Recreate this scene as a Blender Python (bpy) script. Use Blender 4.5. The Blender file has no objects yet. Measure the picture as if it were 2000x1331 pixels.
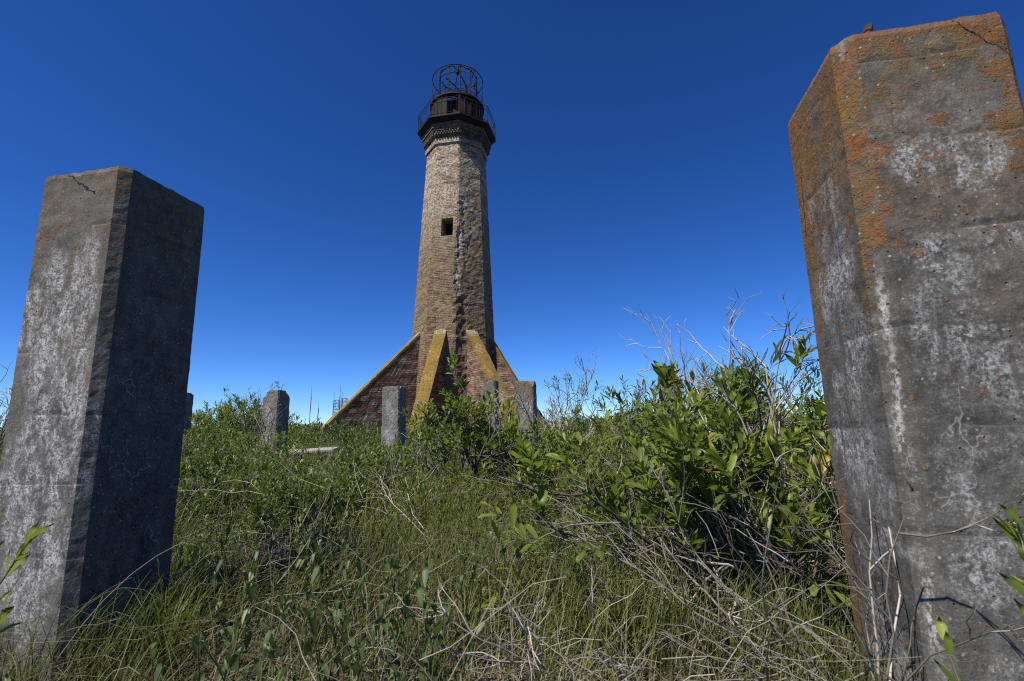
import bpy, math, zlib
import numpy as np
from mathutils import Matrix, Vector, noise as mnoise

SC = bpy.context.scene
COL = SC.collection
R = math.radians
rng = np.random.default_rng(7)

# ------------------------------------------------------------------ camera
F_PX, TILT, ROLL, CAMZ = 959.0, R(10.29), R(-1.23), 0.65      # in pixels of a 2000 px wide frame
cam_d = bpy.data.cameras.new('camera')
cam_d.sensor_width = 36.0
cam_d.lens = 36.0 * F_PX / 2000.0
cam_d.clip_start, cam_d.clip_end = 0.05, 9000.0
cam_d.dof.use_dof = True
cam_d.dof.focus_distance = 4.0
cam_d.dof.aperture_fstop = 8.0
cam = bpy.data.objects.new('camera', cam_d)
COL.objects.link(cam)
cam.matrix_world = Matrix.Translation((0, 0, CAMZ)) @ Matrix.Rotation(R(90) + TILT, 4, 'X') @ Matrix.Rotation(ROLL, 4, 'Z')
SC.camera = cam

# ------------------------------------------------------------------ daylight
SUN_EL, SUN_AZ = R(58), R(47)          # azimuth: from straight behind the camera towards the left
sd = Vector((-math.sin(SUN_AZ) * math.cos(SUN_EL), -math.cos(SUN_AZ) * math.cos(SUN_EL), math.sin(SUN_EL)))
sun_d = bpy.data.lights.new('sun', 'SUN')
sun_d.energy = 5.0
sun_d.angle = R(0.5)
sun_d.color = (1.0, 0.93, 0.82)
sun = bpy.data.objects.new('sun', sun_d)
COL.objects.link(sun)
sun.rotation_euler = sd.to_track_quat('Z', 'Y').to_euler()
W = bpy.data.worlds.new('World')
SC.world = W
W.use_nodes = True
wn = W.node_tree
wn.nodes.clear()
sky = wn.nodes.new('ShaderNodeTexSky')
sky.sky_type = 'NISHITA'
sky.sun_disc = False
sky.sun_elevation = SUN_EL
sky.sun_rotation = math.atan2(sd.x, sd.y)
sky.altitude = 0
sky.air_density = 0.7
sky.dust_density = 0.0
sky.ozone_density = 10.0
bgn = wn.nodes.new('ShaderNodeBackground')
bgn.inputs['Strength'].default_value = 0.064
won = wn.nodes.new('ShaderNodeOutputWorld')
hs = wn.nodes.new('ShaderNodeHueSaturation')
hs.inputs['Saturation'].default_value = 1.08
hs.inputs['Hue'].default_value = 0.505
gm = wn.nodes.new('ShaderNodeGamma')
gm.inputs['Gamma'].default_value = 1.26
wn.links.new(sky.outputs[0], gm.inputs[0])
wn.links.new(gm.outputs[0], hs.inputs['Color'])
wn.links.new(hs.outputs[0], bgn.inputs['Color'])
wn.links.new(bgn.outputs[0], won.inputs['Surface'])
SC.view_settings.view_transform = 'Standard'
SC.view_settings.look = 'None'
SC.view_settings.exposure = 0.62
SC.view_settings.gamma = 1.0
SC.cycles.use_denoising = False
SC.cycles.filter_width = 1.1
SC.cycles.max_bounces = 6
SC.cycles.transparent_max_bounces = 4


def ray(px, py):
    x = (px - 1000) / F_PX
    y = -(py - 665.5) / F_PX
    c, s = math.cos(ROLL), math.sin(ROLL)
    x, y = c * x - s * y, s * x + c * y
    return np.array([x, math.cos(TILT) - math.sin(TILT) * y, math.sin(TILT) + math.cos(TILT) * y])


def at(px, py, depth):
    r = ray(px, py)
    r = r * depth / r[1]
    return np.array([r[0], r[1], r[2] + CAMZ])


# ------------------------------------------------------------------ naming helpers
def tag(o, label=None, cat=None, group=None, kind=None):
    for k, v in (('label', label), ('category', cat), ('group', group), ('kind', kind)):
        if v:
            o[k] = v
    return o


def empty(name, loc, label, cat, group=None, rz=0.0):
    o = bpy.data.objects.new(name, None)
    o.empty_display_size = 0.2
    COL.objects.link(o)
    o.location = tuple(float(v) for v in loc)
    o.rotation_euler = (0, 0, rz)
    return tag(o, label, cat, group)


def mesh_obj(name, V, Fc, mat, parent=None, attrs=None, smooth=False, uv=None):
    V = np.asarray(V, dtype=np.float32)
    me = bpy.data.meshes.new(name)
    if isinstance(Fc, np.ndarray):
        k = Fc.shape[1]
        me.vertices.add(len(V))
        me.vertices.foreach_set('co', V.ravel())
        me.loops.add(Fc.size)
        me.loops.foreach_set('vertex_index', Fc.astype(np.int32).ravel())
        me.polygons.add(len(Fc))
        me.polygons.foreach_set('loop_start', np.arange(0, Fc.size, k, dtype=np.int32))
        me.update(calc_edges=True)
    else:
        me.from_pydata([tuple(map(float, v)) for v in V], [], Fc)
        me.update()
    if attrs:
        for an, vals in attrs.items():
            a = me.attributes.new(an, 'FLOAT', 'POINT')
            a.data.foreach_set('value', np.asarray(vals, dtype=np.float32))
    if uv is not None:
        ul = me.uv_layers.new(name='uv')
        ul.data.foreach_set('uv', np.asarray(uv, dtype=np.float32).ravel())
    if smooth:
        me.polygons.foreach_set('use_smooth', np.ones(len(me.polygons), dtype=bool))
    me.materials.append(mat)
    o = bpy.data.objects.new(name, me)
    COL.objects.link(o)
    if parent is not None:
        o.parent = parent
    return o


# ------------------------------------------------------------------ node helper
class NT:
    def __init__(s, name):
        s.m = bpy.data.materials.new(name)
        s.m.use_nodes = True
        s.t = s.m.node_tree
        s.t.nodes.clear()
        s.out = s.t.nodes.new('ShaderNodeOutputMaterial')

    def n(s, typ, **kw):
        nd = s.t.nodes.new(typ)
        for k, v in kw.items():
            setattr(nd, k, v)
        return nd

    def put(s, sock, v):
        if isinstance(v, bpy.types.NodeSocket):
            s.t.links.new(v, sock)
        elif isinstance(v, (tuple, list)) and len(v) == 3 and sock.type == 'RGBA':
            sock.default_value = (*v, 1)
        else:
            sock.default_value = v

    def m_(s, op, a, b=0.0, c=None, clamp=False):
        nd = s.n('ShaderNodeMath', operation=op, use_clamp=clamp)
        s.put(nd.inputs[0], a)
        s.put(nd.inputs[1], b)
        if c is not None:
            s.put(nd.inputs[2], c)
        return nd.outputs[0]

    def sm(s, v, a, b, lo=0.0, hi=1.0):
        nd = s.n('ShaderNodeMapRange', interpolation_type='SMOOTHSTEP')
        s.put(nd.inputs[0], v)
        for i, x in enumerate((a, b, lo, hi)):
            s.put(nd.inputs[i + 1], x)
        return nd.outputs[0]

    def mix(s, f, a, b, typ='MIX'):
        nd = s.n('ShaderNodeMix', data_type='RGBA', blend_type=typ)
        s.put(nd.inputs[0], f)
        s.put(nd.inputs[6], a)
        s.put(nd.inputs[7], b)
        return nd.outputs[2]

    def noise(s, vec, scale, detail=4.0, rough=0.55, dist=0.0):
        nd = s.n('ShaderNodeTexNoise')
        s.put(nd.inputs['Vector'], vec)
        nd.inputs['Scale'].default_value = scale
        nd.inputs['Detail'].default_value = detail
        nd.inputs['Roughness'].default_value = rough
        nd.inputs['Distortion'].default_value = dist
        return nd.outputs[0]

    def voro(s, vec, scale, feature='F1', out=0):
        nd = s.n('ShaderNodeTexVoronoi', feature=feature)
        s.put(nd.inputs['Vector'], vec)
        nd.inputs['Scale'].default_value = scale
        return nd.outputs[out]

    def mapv(s, vec, loc=(0, 0, 0), scale=(1, 1, 1)):
        nd = s.n('ShaderNodeMapping')
        s.put(nd.inputs[0], vec)
        nd.inputs[1].default_value = loc
        nd.inputs[3].default_value = scale
        return nd.outputs[0]

    def coord(s, which='Object'):
        return s.n('ShaderNodeTexCoord').outputs[which]

    def xyz(s, v):
        nd = s.n('ShaderNodeSeparateXYZ')
        s.put(nd.inputs[0], v)
        return nd.outputs

    def attr(s, name):
        return s.n('ShaderNodeAttribute', attribute_name=name).outputs['Fac']

    def bump(s, h, strength, dist):
        nd = s.n('ShaderNodeBump')
        s.put(nd.inputs['Height'], h)
        nd.inputs['Strength'].default_value = strength
        nd.inputs['Distance'].default_value = dist
        return nd.outputs[0]

    def surf(s, col, rough=0.9, bump=None, spec=0.3, metal=0.0):
        b = s.n('ShaderNodeBsdfPrincipled')
        s.put(b.inputs['Base Color'], col)
        s.put(b.inputs['Roughness'], rough)
        s.put(b.inputs['Metallic'], metal)
        b.inputs['Specular IOR Level'].default_value = spec
        if bump is not None:
            s.put(b.inputs['Normal'], bump)
        s.t.links.new(b.outputs[0], s.out.inputs[0])
        return b


# ------------------------------------------------------------------ materials
def concrete_mat(name, h, lichen=0.5, off=(0, 0, 0), edge_lichen=0.3, white=0.5, ztop=1.495, base=1.0, drip=False, crack=None, banded=False):
    t = NT(name)
    P = t.coord()
    Po = t.mapv(P, loc=off)
    X, Y, Z = t.xyz(P)
    big = t.noise(Po, 4.0, 5, 0.6)
    mid = t.noise(Po, 22.0, 5, 0.65)
    fine = t.noise(Po, 160.0, 3, 0.7)
    grain = t.noise(Po, 420.0, 2, 0.7)
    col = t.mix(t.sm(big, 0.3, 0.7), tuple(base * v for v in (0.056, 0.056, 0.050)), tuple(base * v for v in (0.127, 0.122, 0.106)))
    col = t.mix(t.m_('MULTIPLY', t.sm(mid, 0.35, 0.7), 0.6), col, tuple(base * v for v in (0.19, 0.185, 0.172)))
    lift_id = t.m_('FLOOR', t.m_('DIVIDE', t.m_('ADD', Z, 0.02 + off[2]), 0.195))
    wn_ = t.n('ShaderNodeTexWhiteNoise', noise_dimensions='1D')
    t.put(wn_.inputs['W'], t.m_('ADD', lift_id, off[0]))
    col = t.mix(t.m_('MULTIPLY', wn_.outputs[0], 0.32), col, (0.045, 0.046, 0.045))
    # aggregate grains
    col = t.mix(t.m_('MULTIPLY', t.sm(fine, 0.55, 0.75), 0.6), col, (0.31, 0.29, 0.26))
    col = t.mix(t.m_('MULTIPLY', t.sm(grain, 0.3, 0.45, 1, 0), 0.6), col, (0.035, 0.035, 0.034))
    film = t.m_('MULTIPLY', t.sm(Z, ztop - 1.0, ztop), t.sm(t.noise(Po, 6.0, 5, 0.7), 0.30, 0.62))
    col = t.mix(t.m_('MULTIPLY', film, 0.15 + 0.35 * lichen), col, t.mix(t.sm(mid, 0.35, 0.6), (0.085, 0.062, 0.03), (0.17, 0.105, 0.04)))
    # pour lines
    wob = t.m_('MULTIPLY', t.noise(Po, 3.0, 2), 0.03)
    zz = t.m_('MODULO', t.m_('ADD', t.m_('ADD', Z, wob), 0.02 + off[2]), 0.195)
    line = t.m_('MULTIPLY', t.m_('MULTIPLY', t.sm(zz, 0.0, 0.004), t.sm(zz, 0.004, 0.022, 1, 0)), t.sm(t.noise(Po, 9.0, 3, 0.7), 0.42, 0.62))
    band = t.sm(zz, 0.01, 0.15, 0.35, 1.0)
    # lime bloom
    ax = t.m_('DIVIDE', t.m_('ABSOLUTE', X), h)
    ay = t.m_('DIVIDE', t.m_('ABSOLUTE', Y), h)
    emin = t.m_('MINIMUM', ax, ay)
    streak = t.noise(t.mapv(Po, scale=(26, 26, 9.0)), 1.0, 6, 0.75, 0.6)
    bl = t.noise(t.mapv(Po, scale=(5.0, 5.0, 6.0 if banded else 3.4)), 1.0, 4, 0.55)
    bl = t.m_('ADD', bl, t.m_('MULTIPLY', t.sm(emin, 0.85, 0.35), 0.14))
    hz = t.m_('MULTIPLY', t.sm(Z, ztop - 0.12, ztop - 0.36), t.sm(Z, -0.1, 0.25, 0.6, 1))
    wm = t.m_('MULTIPLY', t.sm(bl, 0.66 - 0.14 * white, 0.80 - 0.14 * white), t.sm(streak, 0.36, 0.62))
    if banded:
        wm = t.m_('MULTIPLY', wm, t.sm(zz, 0.0, 0.19, 0.35, 1.0))
    wm = t.m_('MULTIPLY', wm, hz)
    if not banded:     # bloom cut on the right side, painting its shade into the colour
        wm = t.m_('MULTIPLY', wm, t.sm(X, h * 0.93, h * 0.98, 1.0, 0.12))
    wm = t.m_('MULTIPLY', wm, t.sm(fine, 0.38, 0.56, 0.15, 1))
    wm = t.m_('MULTIPLY', wm, t.sm(t.noise(Po, 55.0, 4, 0.75), 0.36, 0.56))
    col = t.mix(t.m_('MULTIPLY', wm, 0.92), col, (0.47, 0.475, 0.475))
    # healed hairline cracks with lime
    Pd = t.n('ShaderNodeVectorMath', operation='ADD')
    nz = t.n('ShaderNodeTexNoise')
    t.put(nz.inputs['Vector'], Po)
    nz.inputs['Scale'].default_value = 13.0
    nz.inputs['Roughness'].default_value = 0.75
    sc_ = t.n('ShaderNodeVectorMath', operation='SCALE')
    t.put(sc_.inputs[0], nz.outputs[1])
    sc_.inputs['Scale'].default_value = 0.10
    t.put(Pd.inputs[0], Po)
    t.put(Pd.inputs[1], sc_.outputs[0])
    ve = t.voro(t.mapv(Pd.outputs[0], scale=(1, 1, 0.6)), 8.0, 'DISTANCE_TO_EDGE')
    cr = t.m_('MULTIPLY', t.sm(ve, 0.004, 0.013, 1, 0), t.sm(t.noise(Po, 4.6, 1), 0.60, 0.66))
    cr = t.m_('MULTIPLY', cr, hz)
    col = t.mix(t.m_('MULTIPLY', t.m_('MULTIPLY', cr, t.sm(fine, 0.3, 0.5, 0.4, 1)), 0.42), col, (0.44, 0.42, 0.40))
    col = t.mix(t.m_('MULTIPLY', line, 0.45), col, (0.035, 0.035, 0.035))
    # lichens: crusts near the top and arrises, dots lower down
    edge = t.sm(emin, 0.60, 0.93)
    topm = t.sm(Z, ztop - 0.80, ztop + 0.05)
    topm2 = t.sm(Z, ztop - 0.14, ztop)
    lift = t.m_('ADD', t.m_('MULTIPLY', topm, 0.06 + 0.23 * lichen), t.m_('MULTIPLY', t.m_('MULTIPLY', edge, t.sm(Z, ztop - 1.05, ztop - 0.50)), 0.16 * edge_lichen))
    lift = t.m_('ADD', lift, t.m_('MULTIPLY', topm2, 0.04))
    ln = t.m_('ADD', t.m_('MULTIPLY_ADD', t.noise(Po, 24.0, 6, 0.75), 1.7, -0.35), lift)
    ln = t.m_('ADD', ln, t.m_('MULTIPLY', t.m_('SUBTRACT', t.noise(Po, 5.0, 2), 0.5), 0.45))
    th = 0.82 - 0.08 * lichen
    crust = t.m_('MULTIPLY', t.sm(ln, th, th + 0.12), t.m_('MULTIPLY', t.sm(fine, 0.36, 0.54, 0.25, 1.0), t.sm(t.noise(Po, 70.0, 4, 0.7), 0.34, 0.50)))
    lc = t.mix(t.sm(t.noise(Po, 9.0, 3), 0.4, 0.6), (0.19, 0.068, 0.014), (0.15, 0.092, 0.024))
    col = t.mix(t.m_('MULTIPLY', crust, min(0.82, 0.40 + 0.42 * lichen)), col, lc)
    vd = t.n('ShaderNodeTexVoronoi')
    t.put(vd.inputs['Vector'], Po)
    vd.inputs['Scale'].default_value = 34.0
    vr = t.n('ShaderNodeSeparateColor')
    t.put(vr.inputs[0], vd.outputs['Color'])
    pick = t.sm(t.m_('ADD', vr.outputs[0], t.m_('MULTIPLY', topm, 0.22)), 1.0 - 0.14 * (0.3 + lichen), 1.0 - 0.13 * (0.3 + lichen))
    rad = t.m_('ADD', t.m_('MULTIPLY', vr.outputs[1], 0.30), -0.06)
    dd = t.m_('ADD', vd.outputs['Distance'], t.m_('MULTIPLY', t.m_('SUBTRACT', t.noise(Po, 95.0, 4, 0.75), 0.5), 0.75))
    dot = t.m_('MULTIPLY', pick, t.sm(t.m_('SUBTRACT', dd, rad), -0.06, 0.05, 1, 0))
    col = t.mix(t.m_('MULTIPLY', dot, 0.7), col, (0.23, 0.085, 0.018))
    if drip:
        wash = t.m_('MULTIPLY', t.sm(X, -h * 0.93, -h * 0.98), t.sm(t.m_('ADD', t.m_('MULTIPLY', t.sm(Y, -0.02, h), 0.22), t.m_('ADD', t.m_('MULTIPLY', t.noise(t.mapv(Po, scale=(20, 20, 6)), 1.0, 6, 0.75), 1.3), t.m_('MULTIPLY', t.sm(Z, 0.75, 1.5), 0.25))), 0.78, 1.02))
        col = t.mix(t.m_('MULTIPLY', wash, 0.7), col, t.mix(t.sm(fine, 0.4, 0.6), (0.16, 0.055, 0.012), (0.20, 0.12, 0.03)))
    if drip:   # lime run down the front left arris
        dxx = t.m_('ABSOLUTE', t.m_('ADD', t.m_('SUBTRACT', X, Y), t.m_('ADD', 0.0, t.m_('MULTIPLY', t.m_('SUBTRACT', t.noise(Po, 8.0, 2), 0.5), 0.04))))
        arr = t.m_('MULTIPLY', t.sm(dxx, 0.004, 0.020, 1, 0), t.sm(X, -0.05, -0.1))
        arr = t.m_('MULTIPLY', arr, t.m_('MAXIMUM', t.sm(Z, 1.02, 0.9), t.sm(Z, 1.38, 1.45)))
        arr = t.m_('MULTIPLY', arr, t.m_('MULTIPLY', t.sm(t.noise(t.mapv(Po, scale=(90, 90, 55)), 1.0, 5, 0.8), 0.46, 0.58), t.sm(t.noise(Po, 6.0, 2), 0.35, 0.6, 0.2, 1)))
        col = t.mix(t.m_('MULTIPLY', arr, 0.75), col, (0.46, 0.455, 0.44))
    pv = t.n('ShaderNodeTexVoronoi')
    t.put(pv.inputs['Vector'], Po)
    pv.inputs['Scale'].default_value = 95.0
    pr = t.n('ShaderNodeSeparateColor')
    t.put(pr.inputs[0], pv.outputs['Color'])
    pit = t.m_('MULTIPLY', t.m_('GREATER_THAN', pr.outputs[0], 0.955), t.sm(pv.outputs['Distance'], 0.10, 0.26, 1, 0))
    stone = t.m_('MULTIPLY', t.m_('LESS_THAN', pr.outputs[0], 0.10), t.sm(pv.outputs['Distance'], 0.16, 0.30, 1, 0))
    col = t.mix(t.m_('MULTIPLY', pit, 0.85), col, (0.012, 0.012, 0.012))
    col = t.mix(t.m_('MULTIPLY', stone, 0.7), col, t.mix(pr.outputs[1], (0.17, 0.10, 0.06), (0.42, 0.38, 0.32)))
    hgt = t.m_('ADD', t.m_('MULTIPLY', mid, 0.8), t.m_('ADD', t.m_('MULTIPLY', fine, 0.35), t.m_('MULTIPLY', grain, 0.10)))
    hgt = t.m_('SUBTRACT', hgt, t.m_('MULTIPLY', pit, 1.5))
    hgt = t.m_('ADD', hgt, t.m_('MULTIPLY', t.m_('ADD', crust, dot), 0.30))
    hgt = t.m_('SUBTRACT', hgt, t.m_('MULTIPLY', line, 0.5))
    if crack:
        for (face, u0, z0, u1, z1, wd) in crack:
            U = X if face == 'front' else Y
            k = (z1 - z0) / (u1 - u0)
            f_ = t.m_('SUBTRACT', t.m_('SUBTRACT', Z, z0), t.m_('MULTIPLY', t.m_('SUBTRACT', U, u0), k))
            f_ = t.m_('ADD', f_, t.m_('MULTIPLY', t.m_('SUBTRACT', t.noise(Po, 28.0, 3, 0.7), 0.5), 0.05))
            w_ = t.m_('MULTIPLY', t.sm(t.noise(Po, 18.0, 2), 0.3, 0.7, 0.4, 1.3), wd * math.sqrt(1 + k * k))
            g_ = t.sm(t.m_('DIVIDE', t.m_('ABSOLUTE', f_), w_), 0.6, 1.0, 1, 0)
            lo, hi = min(u0, u1), max(u0, u1)
            g_ = t.m_('MULTIPLY', g_, t.m_('MULTIPLY', t.m_('GREATER_THAN', U, lo), t.m_('LESS_THAN', U, hi)))
            zl, zh = min(z0, z1), max(z0, z1)
            g_ = t.m_('MULTIPLY', g_, t.m_('MULTIPLY', t.m_('GREATER_THAN', Z, zl - 0.03), t.m_('LESS_THAN', Z, zh + 0.03)))
            side = t.m_('LESS_THAN', Y if face == 'front' else X, -h * 0.85)
            g_ = t.m_('MULTIPLY', g_, side)
            col = t.mix(g_, col, (0.008, 0.008, 0.008))
            hgt = t.m_('SUBTRACT', hgt, t.m_('MULTIPLY', g_, 2.0))
    t.surf(col, 0.93, t.bump(hgt, 0.7, 0.005), 0.2)
    return t.m


def brick_mat(name, kind='shaft', near_black=0.0):
    t = NT(name)
    UV = t.coord('UV')
    P = t.coord()
    X, Y, Z = t.xyz(P)
    b = t.n('ShaderNodeTexBrick')
    t.put(b.inputs['Vector'], UV)
    b.inputs['Scale'].default_value = 1.0
    b.inputs['Brick Width'].default_value = 0.27
    b.inputs['Row Height'].default_value = 0.092
    b.inputs['Mortar Size'].default_value = 0.017
    b.inputs['Mortar Smooth'].default_value = 0.3
    b.inputs['Bias'].default_value = 0.0
    b.inputs['Color1'].default_value = (0, 0, 0, 1)
    b.inputs['Color2'].default_value = (1, 1, 1, 1)
    b.inputs['Mortar'].default_value = (0.5, 0.5, 0.5, 1)
    rb = b.outputs['Color']
    mort = b.outputs['Fac']
    big = t.noise(P, 0.55, 4, 0.6)
    mid = t.noise(P, 2.2, 5, 0.65)
    fine = t.noise(P, 11.0, 4, 0.7)
    lay = t.noise(t.mapv(P, scale=(0.7, 0.7, 3.2)), 1.0, 4, 0.65)
    red = t.mix(rb, (0.085, 0.038, 0.024), (0.29, 0.14, 0.08))
    tan = t.mix(rb, (0.070, 0.040, 0.021), (0.29, 0.185, 0.10))
    if kind == 'shaft':
        up = t.sm(t.m_('ADD', Z, t.m_('MULTIPLY', big, 5.0)), 5.5, 9.0)
        col = t.mix(up, red, tan)
        pink = t.mix(rb, (0.095, 0.055, 0.033), (0.32, 0.215, 0.14))
        upp = t.sm(t.m_('ADD', Z, t.m_('MULTIPLY', big, 4.0)), 13.5, 16.0)
        col = t.mix(upp, col, pink)
    else:
        col = t.mix(t.m_('MULTIPLY', t.sm(mid, 0.35, 0.6), 0.7), red, tan)
    mc = t.mix(t.sm(mid, 0.35, 0.65), (0.10, 0.083, 0.060), (0.34, 0.30, 0.235))
    if kind == 'buttress':
        mc = t.mix(t.sm(lay, 0.42, 0.62), (0.07, 0.052, 0.040), (0.36, 0.33, 0.28))
    col = t.mix(mort, col, mc)
    # soot, weathering
    col = t.mix(t.m_('MULTIPLY', t.sm(fine, 0.50, 0.68), 0.55), col, (0.035, 0.027, 0.02))
    col = t.mix(t.m_('MULTIPLY', t.sm(mid, 0.50, 0.64), 0.50), col, (0.05, 0.038, 0.025))
    if kind == 'shaft':
        # remains of whitewash
        ww = t.m_('MULTIPLY', t.sm(t.m_('SUBTRACT', lay, t.m_('MULTIPLY', X, 0.035)), 0.40, 0.56), t.m_('MULTIPLY', t.sm(Z, 8.5, 14.0), t.sm(Z, 18.0, 16.6)))
        ww = t.m_('MULTIPLY', ww, t.sm(t.noise(P, 9.0, 4, 0.75), 0.42, 0.60))
        col = t.mix(t.m_('MULTIPLY', ww, 0.72), col, (0.56, 0.50, 0.42))
        # ochre lichen low down
        li = t.m_('MULTIPLY', t.sm(big, 0.48, 0.62), t.sm(Z, 12.5, 8.0))
        li = t.m_('MULTIPLY', li, t.sm(fine, 0.38, 0.6))
        col = t.mix(t.m_('MULTIPLY', li, 0.45), col, (0.22, 0.155, 0.035))
        g = t.attr('gouge')
        rub = t.mix(t.sm(t.noise(P, 6.0, 4, 0.7), 0.42, 0.58), (0.085, 0.06, 0.042), (0.34, 0.31, 0.28))
        rub = t.mix(t.sm(Z, 8.2, 7.2), rub, (0.095, 0.068, 0.048))
        col = t.mix(t.m_('MULTIPLY', g, 0.9), col, rub)
    else:
        c_ = t.attr('crown')          # height below the sloping top, 1 at the top edge
        li = t.m_('MULTIPLY', t.sm(t.m_('ADD', c_, t.m_('MULTIPLY', t.m_('SUBTRACT', mid, 0.5), 1.1)), 0.72, 1.0), t.sm(fine, 0.33, 0.55))
        col = t.mix(t.m_('MULTIPLY', li, 0.75), col, (0.24, 0.155, 0.03))
        wm = t.m_('MULTIPLY', t.sm(lay, 0.58, 0.68), t.sm(fine, 0.45, 0.6))
        col = t.mix(t.m_('MULTIPLY', wm, 0.6), col, (0.45, 0.42, 0.38))
    if near_black:
        col = t.mix(t.m_('MULTIPLY', t.sm(fine, 0.2, 0.5), near_black), col, t.mix(t.sm(mid, 0.4, 0.6), (0.028, 0.024, 0.02), (0.05, 0.045, 0.028)))
    hgt = t.m_('ADD', t.m_('MULTIPLY', t.m_('SUBTRACT', 1.0, mort), 0.5), t.m_('ADD', t.m_('MULTIPLY', fine, 0.9), t.m_('MULTIPLY', rb, 0.3)))
    t.surf(col, 0.95, t.bump(hgt, 0.8, 0.03), 0.15)
    return t.m


def coping_mat():
    t = NT('lichen_coping')
    P = t.coord()
    n1 = t.noise(P, 2.2, 5, 0.65)
    n2 = t.noise(P, 13.0, 5, 0.7)
    n3 = t.noise(P, 0.9, 3, 0.6)
    base = t.mix(t.sm(n2, 0.4, 0.6), (0.17, 0.10, 0.06), (0.36, 0.30, 0.23))
    lic = t.mix(t.sm(n3, 0.42, 0.58), (0.17, 0.125, 0.022), (0.24, 0.135, 0.02))
    lic = t.mix(t.sm(n2, 0.35, 0.6), (0.10, 0.08, 0.025), lic)
    col = t.mix(t.m_('MULTIPLY', t.sm(n1, 0.30, 0.46), t.sm(t.noise(P, 28.0, 4, 0.75), 0.26, 0.46)), base, lic)
    tp = t.attr('crown')
    wm = t.m_('MULTIPLY', t.sm(tp, 0.90, 0.99), t.sm(n2, 0.38, 0.55))
    col = t.mix(t.m_('MULTIPLY', wm, 0.6), col, (0.42, 0.40, 0.36))
    t.surf(col, 0.95, t.bump(n2, 0.8, 0.03), 0.15)
    return t.m


def rust_mat(name, dark=1.0, red=0.5):
    t = NT(name)
    P = t.coord()
    n1 = t.noise(P, 3.0, 5, 0.65)
    n2 = t.noise(t.mapv(P, scale=(9, 9, 1.6)), 1.0, 4, 0.6)
    col = t.mix(t.sm(n1, 0.4, 0.65), (0.012 * dark, 0.011 * dark, 0.011 * dark), (0.045 * dark, 0.022 * dark, 0.015 * dark))
    col = t.mix(t.m_('MULTIPLY', t.sm(n2, 0.5, 0.68), red), col, (0.11 * dark, 0.033 * dark, 0.018 * dark))
    t.surf(col, 0.8, t.bump(n1, 0.5, 0.02), 0.3, 0.15)
    return t.m


def leaf_mat(name, cols, yellow=0.0, rough=0.42, transl=0.35, patch=1.5, spec=0.45):
    t = NT(name)
    r = t.attr('rnd')
    P = t.coord()
    pn = t.noise(P, patch, 3, 0.6)
    f = t.m_('ADD', t.m_('MULTIPLY', r, 0.6), t.m_('MULTIPLY', t.sm(pn, 0.3, 0.7), 0.4))
    cr = t.n('ShaderNodeValToRGB')
    el = cr.color_ramp.elements
    while len(el) < len(cols):
        el.new(0.5)
    for i, c in enumerate(cols):
        el[i].position = i / (len(cols) - 1)
        el[i].color = (*c, 1)
    t.put(cr.inputs[0], f)
    col = cr.outputs[0]
    if yellow > 0:
        col = t.mix(t.m_('GREATER_THAN', r, 1.0 - yellow), col, (0.42, 0.30, 0.02))
        col = t.mix(t.m_('LESS_THAN', r, yellow * 1.5), col, (0.10, 0.065, 0.025))
    b = t.n('ShaderNodeBsdfPrincipled')
    t.put(b.inputs['Base Color'], col)
    b.inputs['Roughness'].default_value = rough
    b.inputs['Specular IOR Level'].default_value = spec
    tr = t.n('ShaderNodeBsdfTranslucent')
    t.put(tr.inputs[0], t.mix(0.5, col, (0.22, 0.30, 0.03), 'MIX') if transl > 0.2 else col)
    mx = t.n('ShaderNodeMixShader')
    mx.inputs[0].default_value = transl
    t.t.links.new(b.outputs[0], mx.inputs[1])
    t.t.links.new(tr.outputs[0], mx.inputs[2])
    t.t.links.new(mx.outputs[0], t.out.inputs[0])
    return t.m


def bark_mat(name, a, b, c=None):
    t = NT(name)
    P = t.coord()
    r = t.attr('rnd')
    n = t.noise(P, 40.0, 4, 0.6)
    col = t.mix(t.m_('ADD', t.m_('MULTIPLY', r, 0.65), t.m_('MULTIPLY', t.sm(n, 0.3, 0.7), 0.35)), a, b)
    if c:
        col = t.mix(t.sm(r, 0.70, 0.95), col, c)
    t.surf(col, 0.85, None, 0.2)
    return t.m


def ground_mat():
    t = NT('marsh_soil')
    P = t.coord()
    n1 = t.noise(P, 0.7, 5, 0.6)
    n2 = t.noise(P, 14.0, 5, 0.7)
    n3 = t.noise(P, 90.0, 3, 0.7)
    col = t.mix(t.sm(n1, 0.35, 0.65), (0.030, 0.028, 0.015), (0.07, 0.06, 0.036))
    col = t.mix(t.sm(n2, 0.45, 0.65), col, (0.055, 0.065, 0.022))
    col = t.mix(t.m_('MULTIPLY', t.sm(n3, 0.5, 0.7), 0.6), col, (0.19, 0.165, 0.12))
    t.surf(col, 0.95, t.bump(n2, 1.0, 0.06), 0.1)
    return t.m


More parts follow.
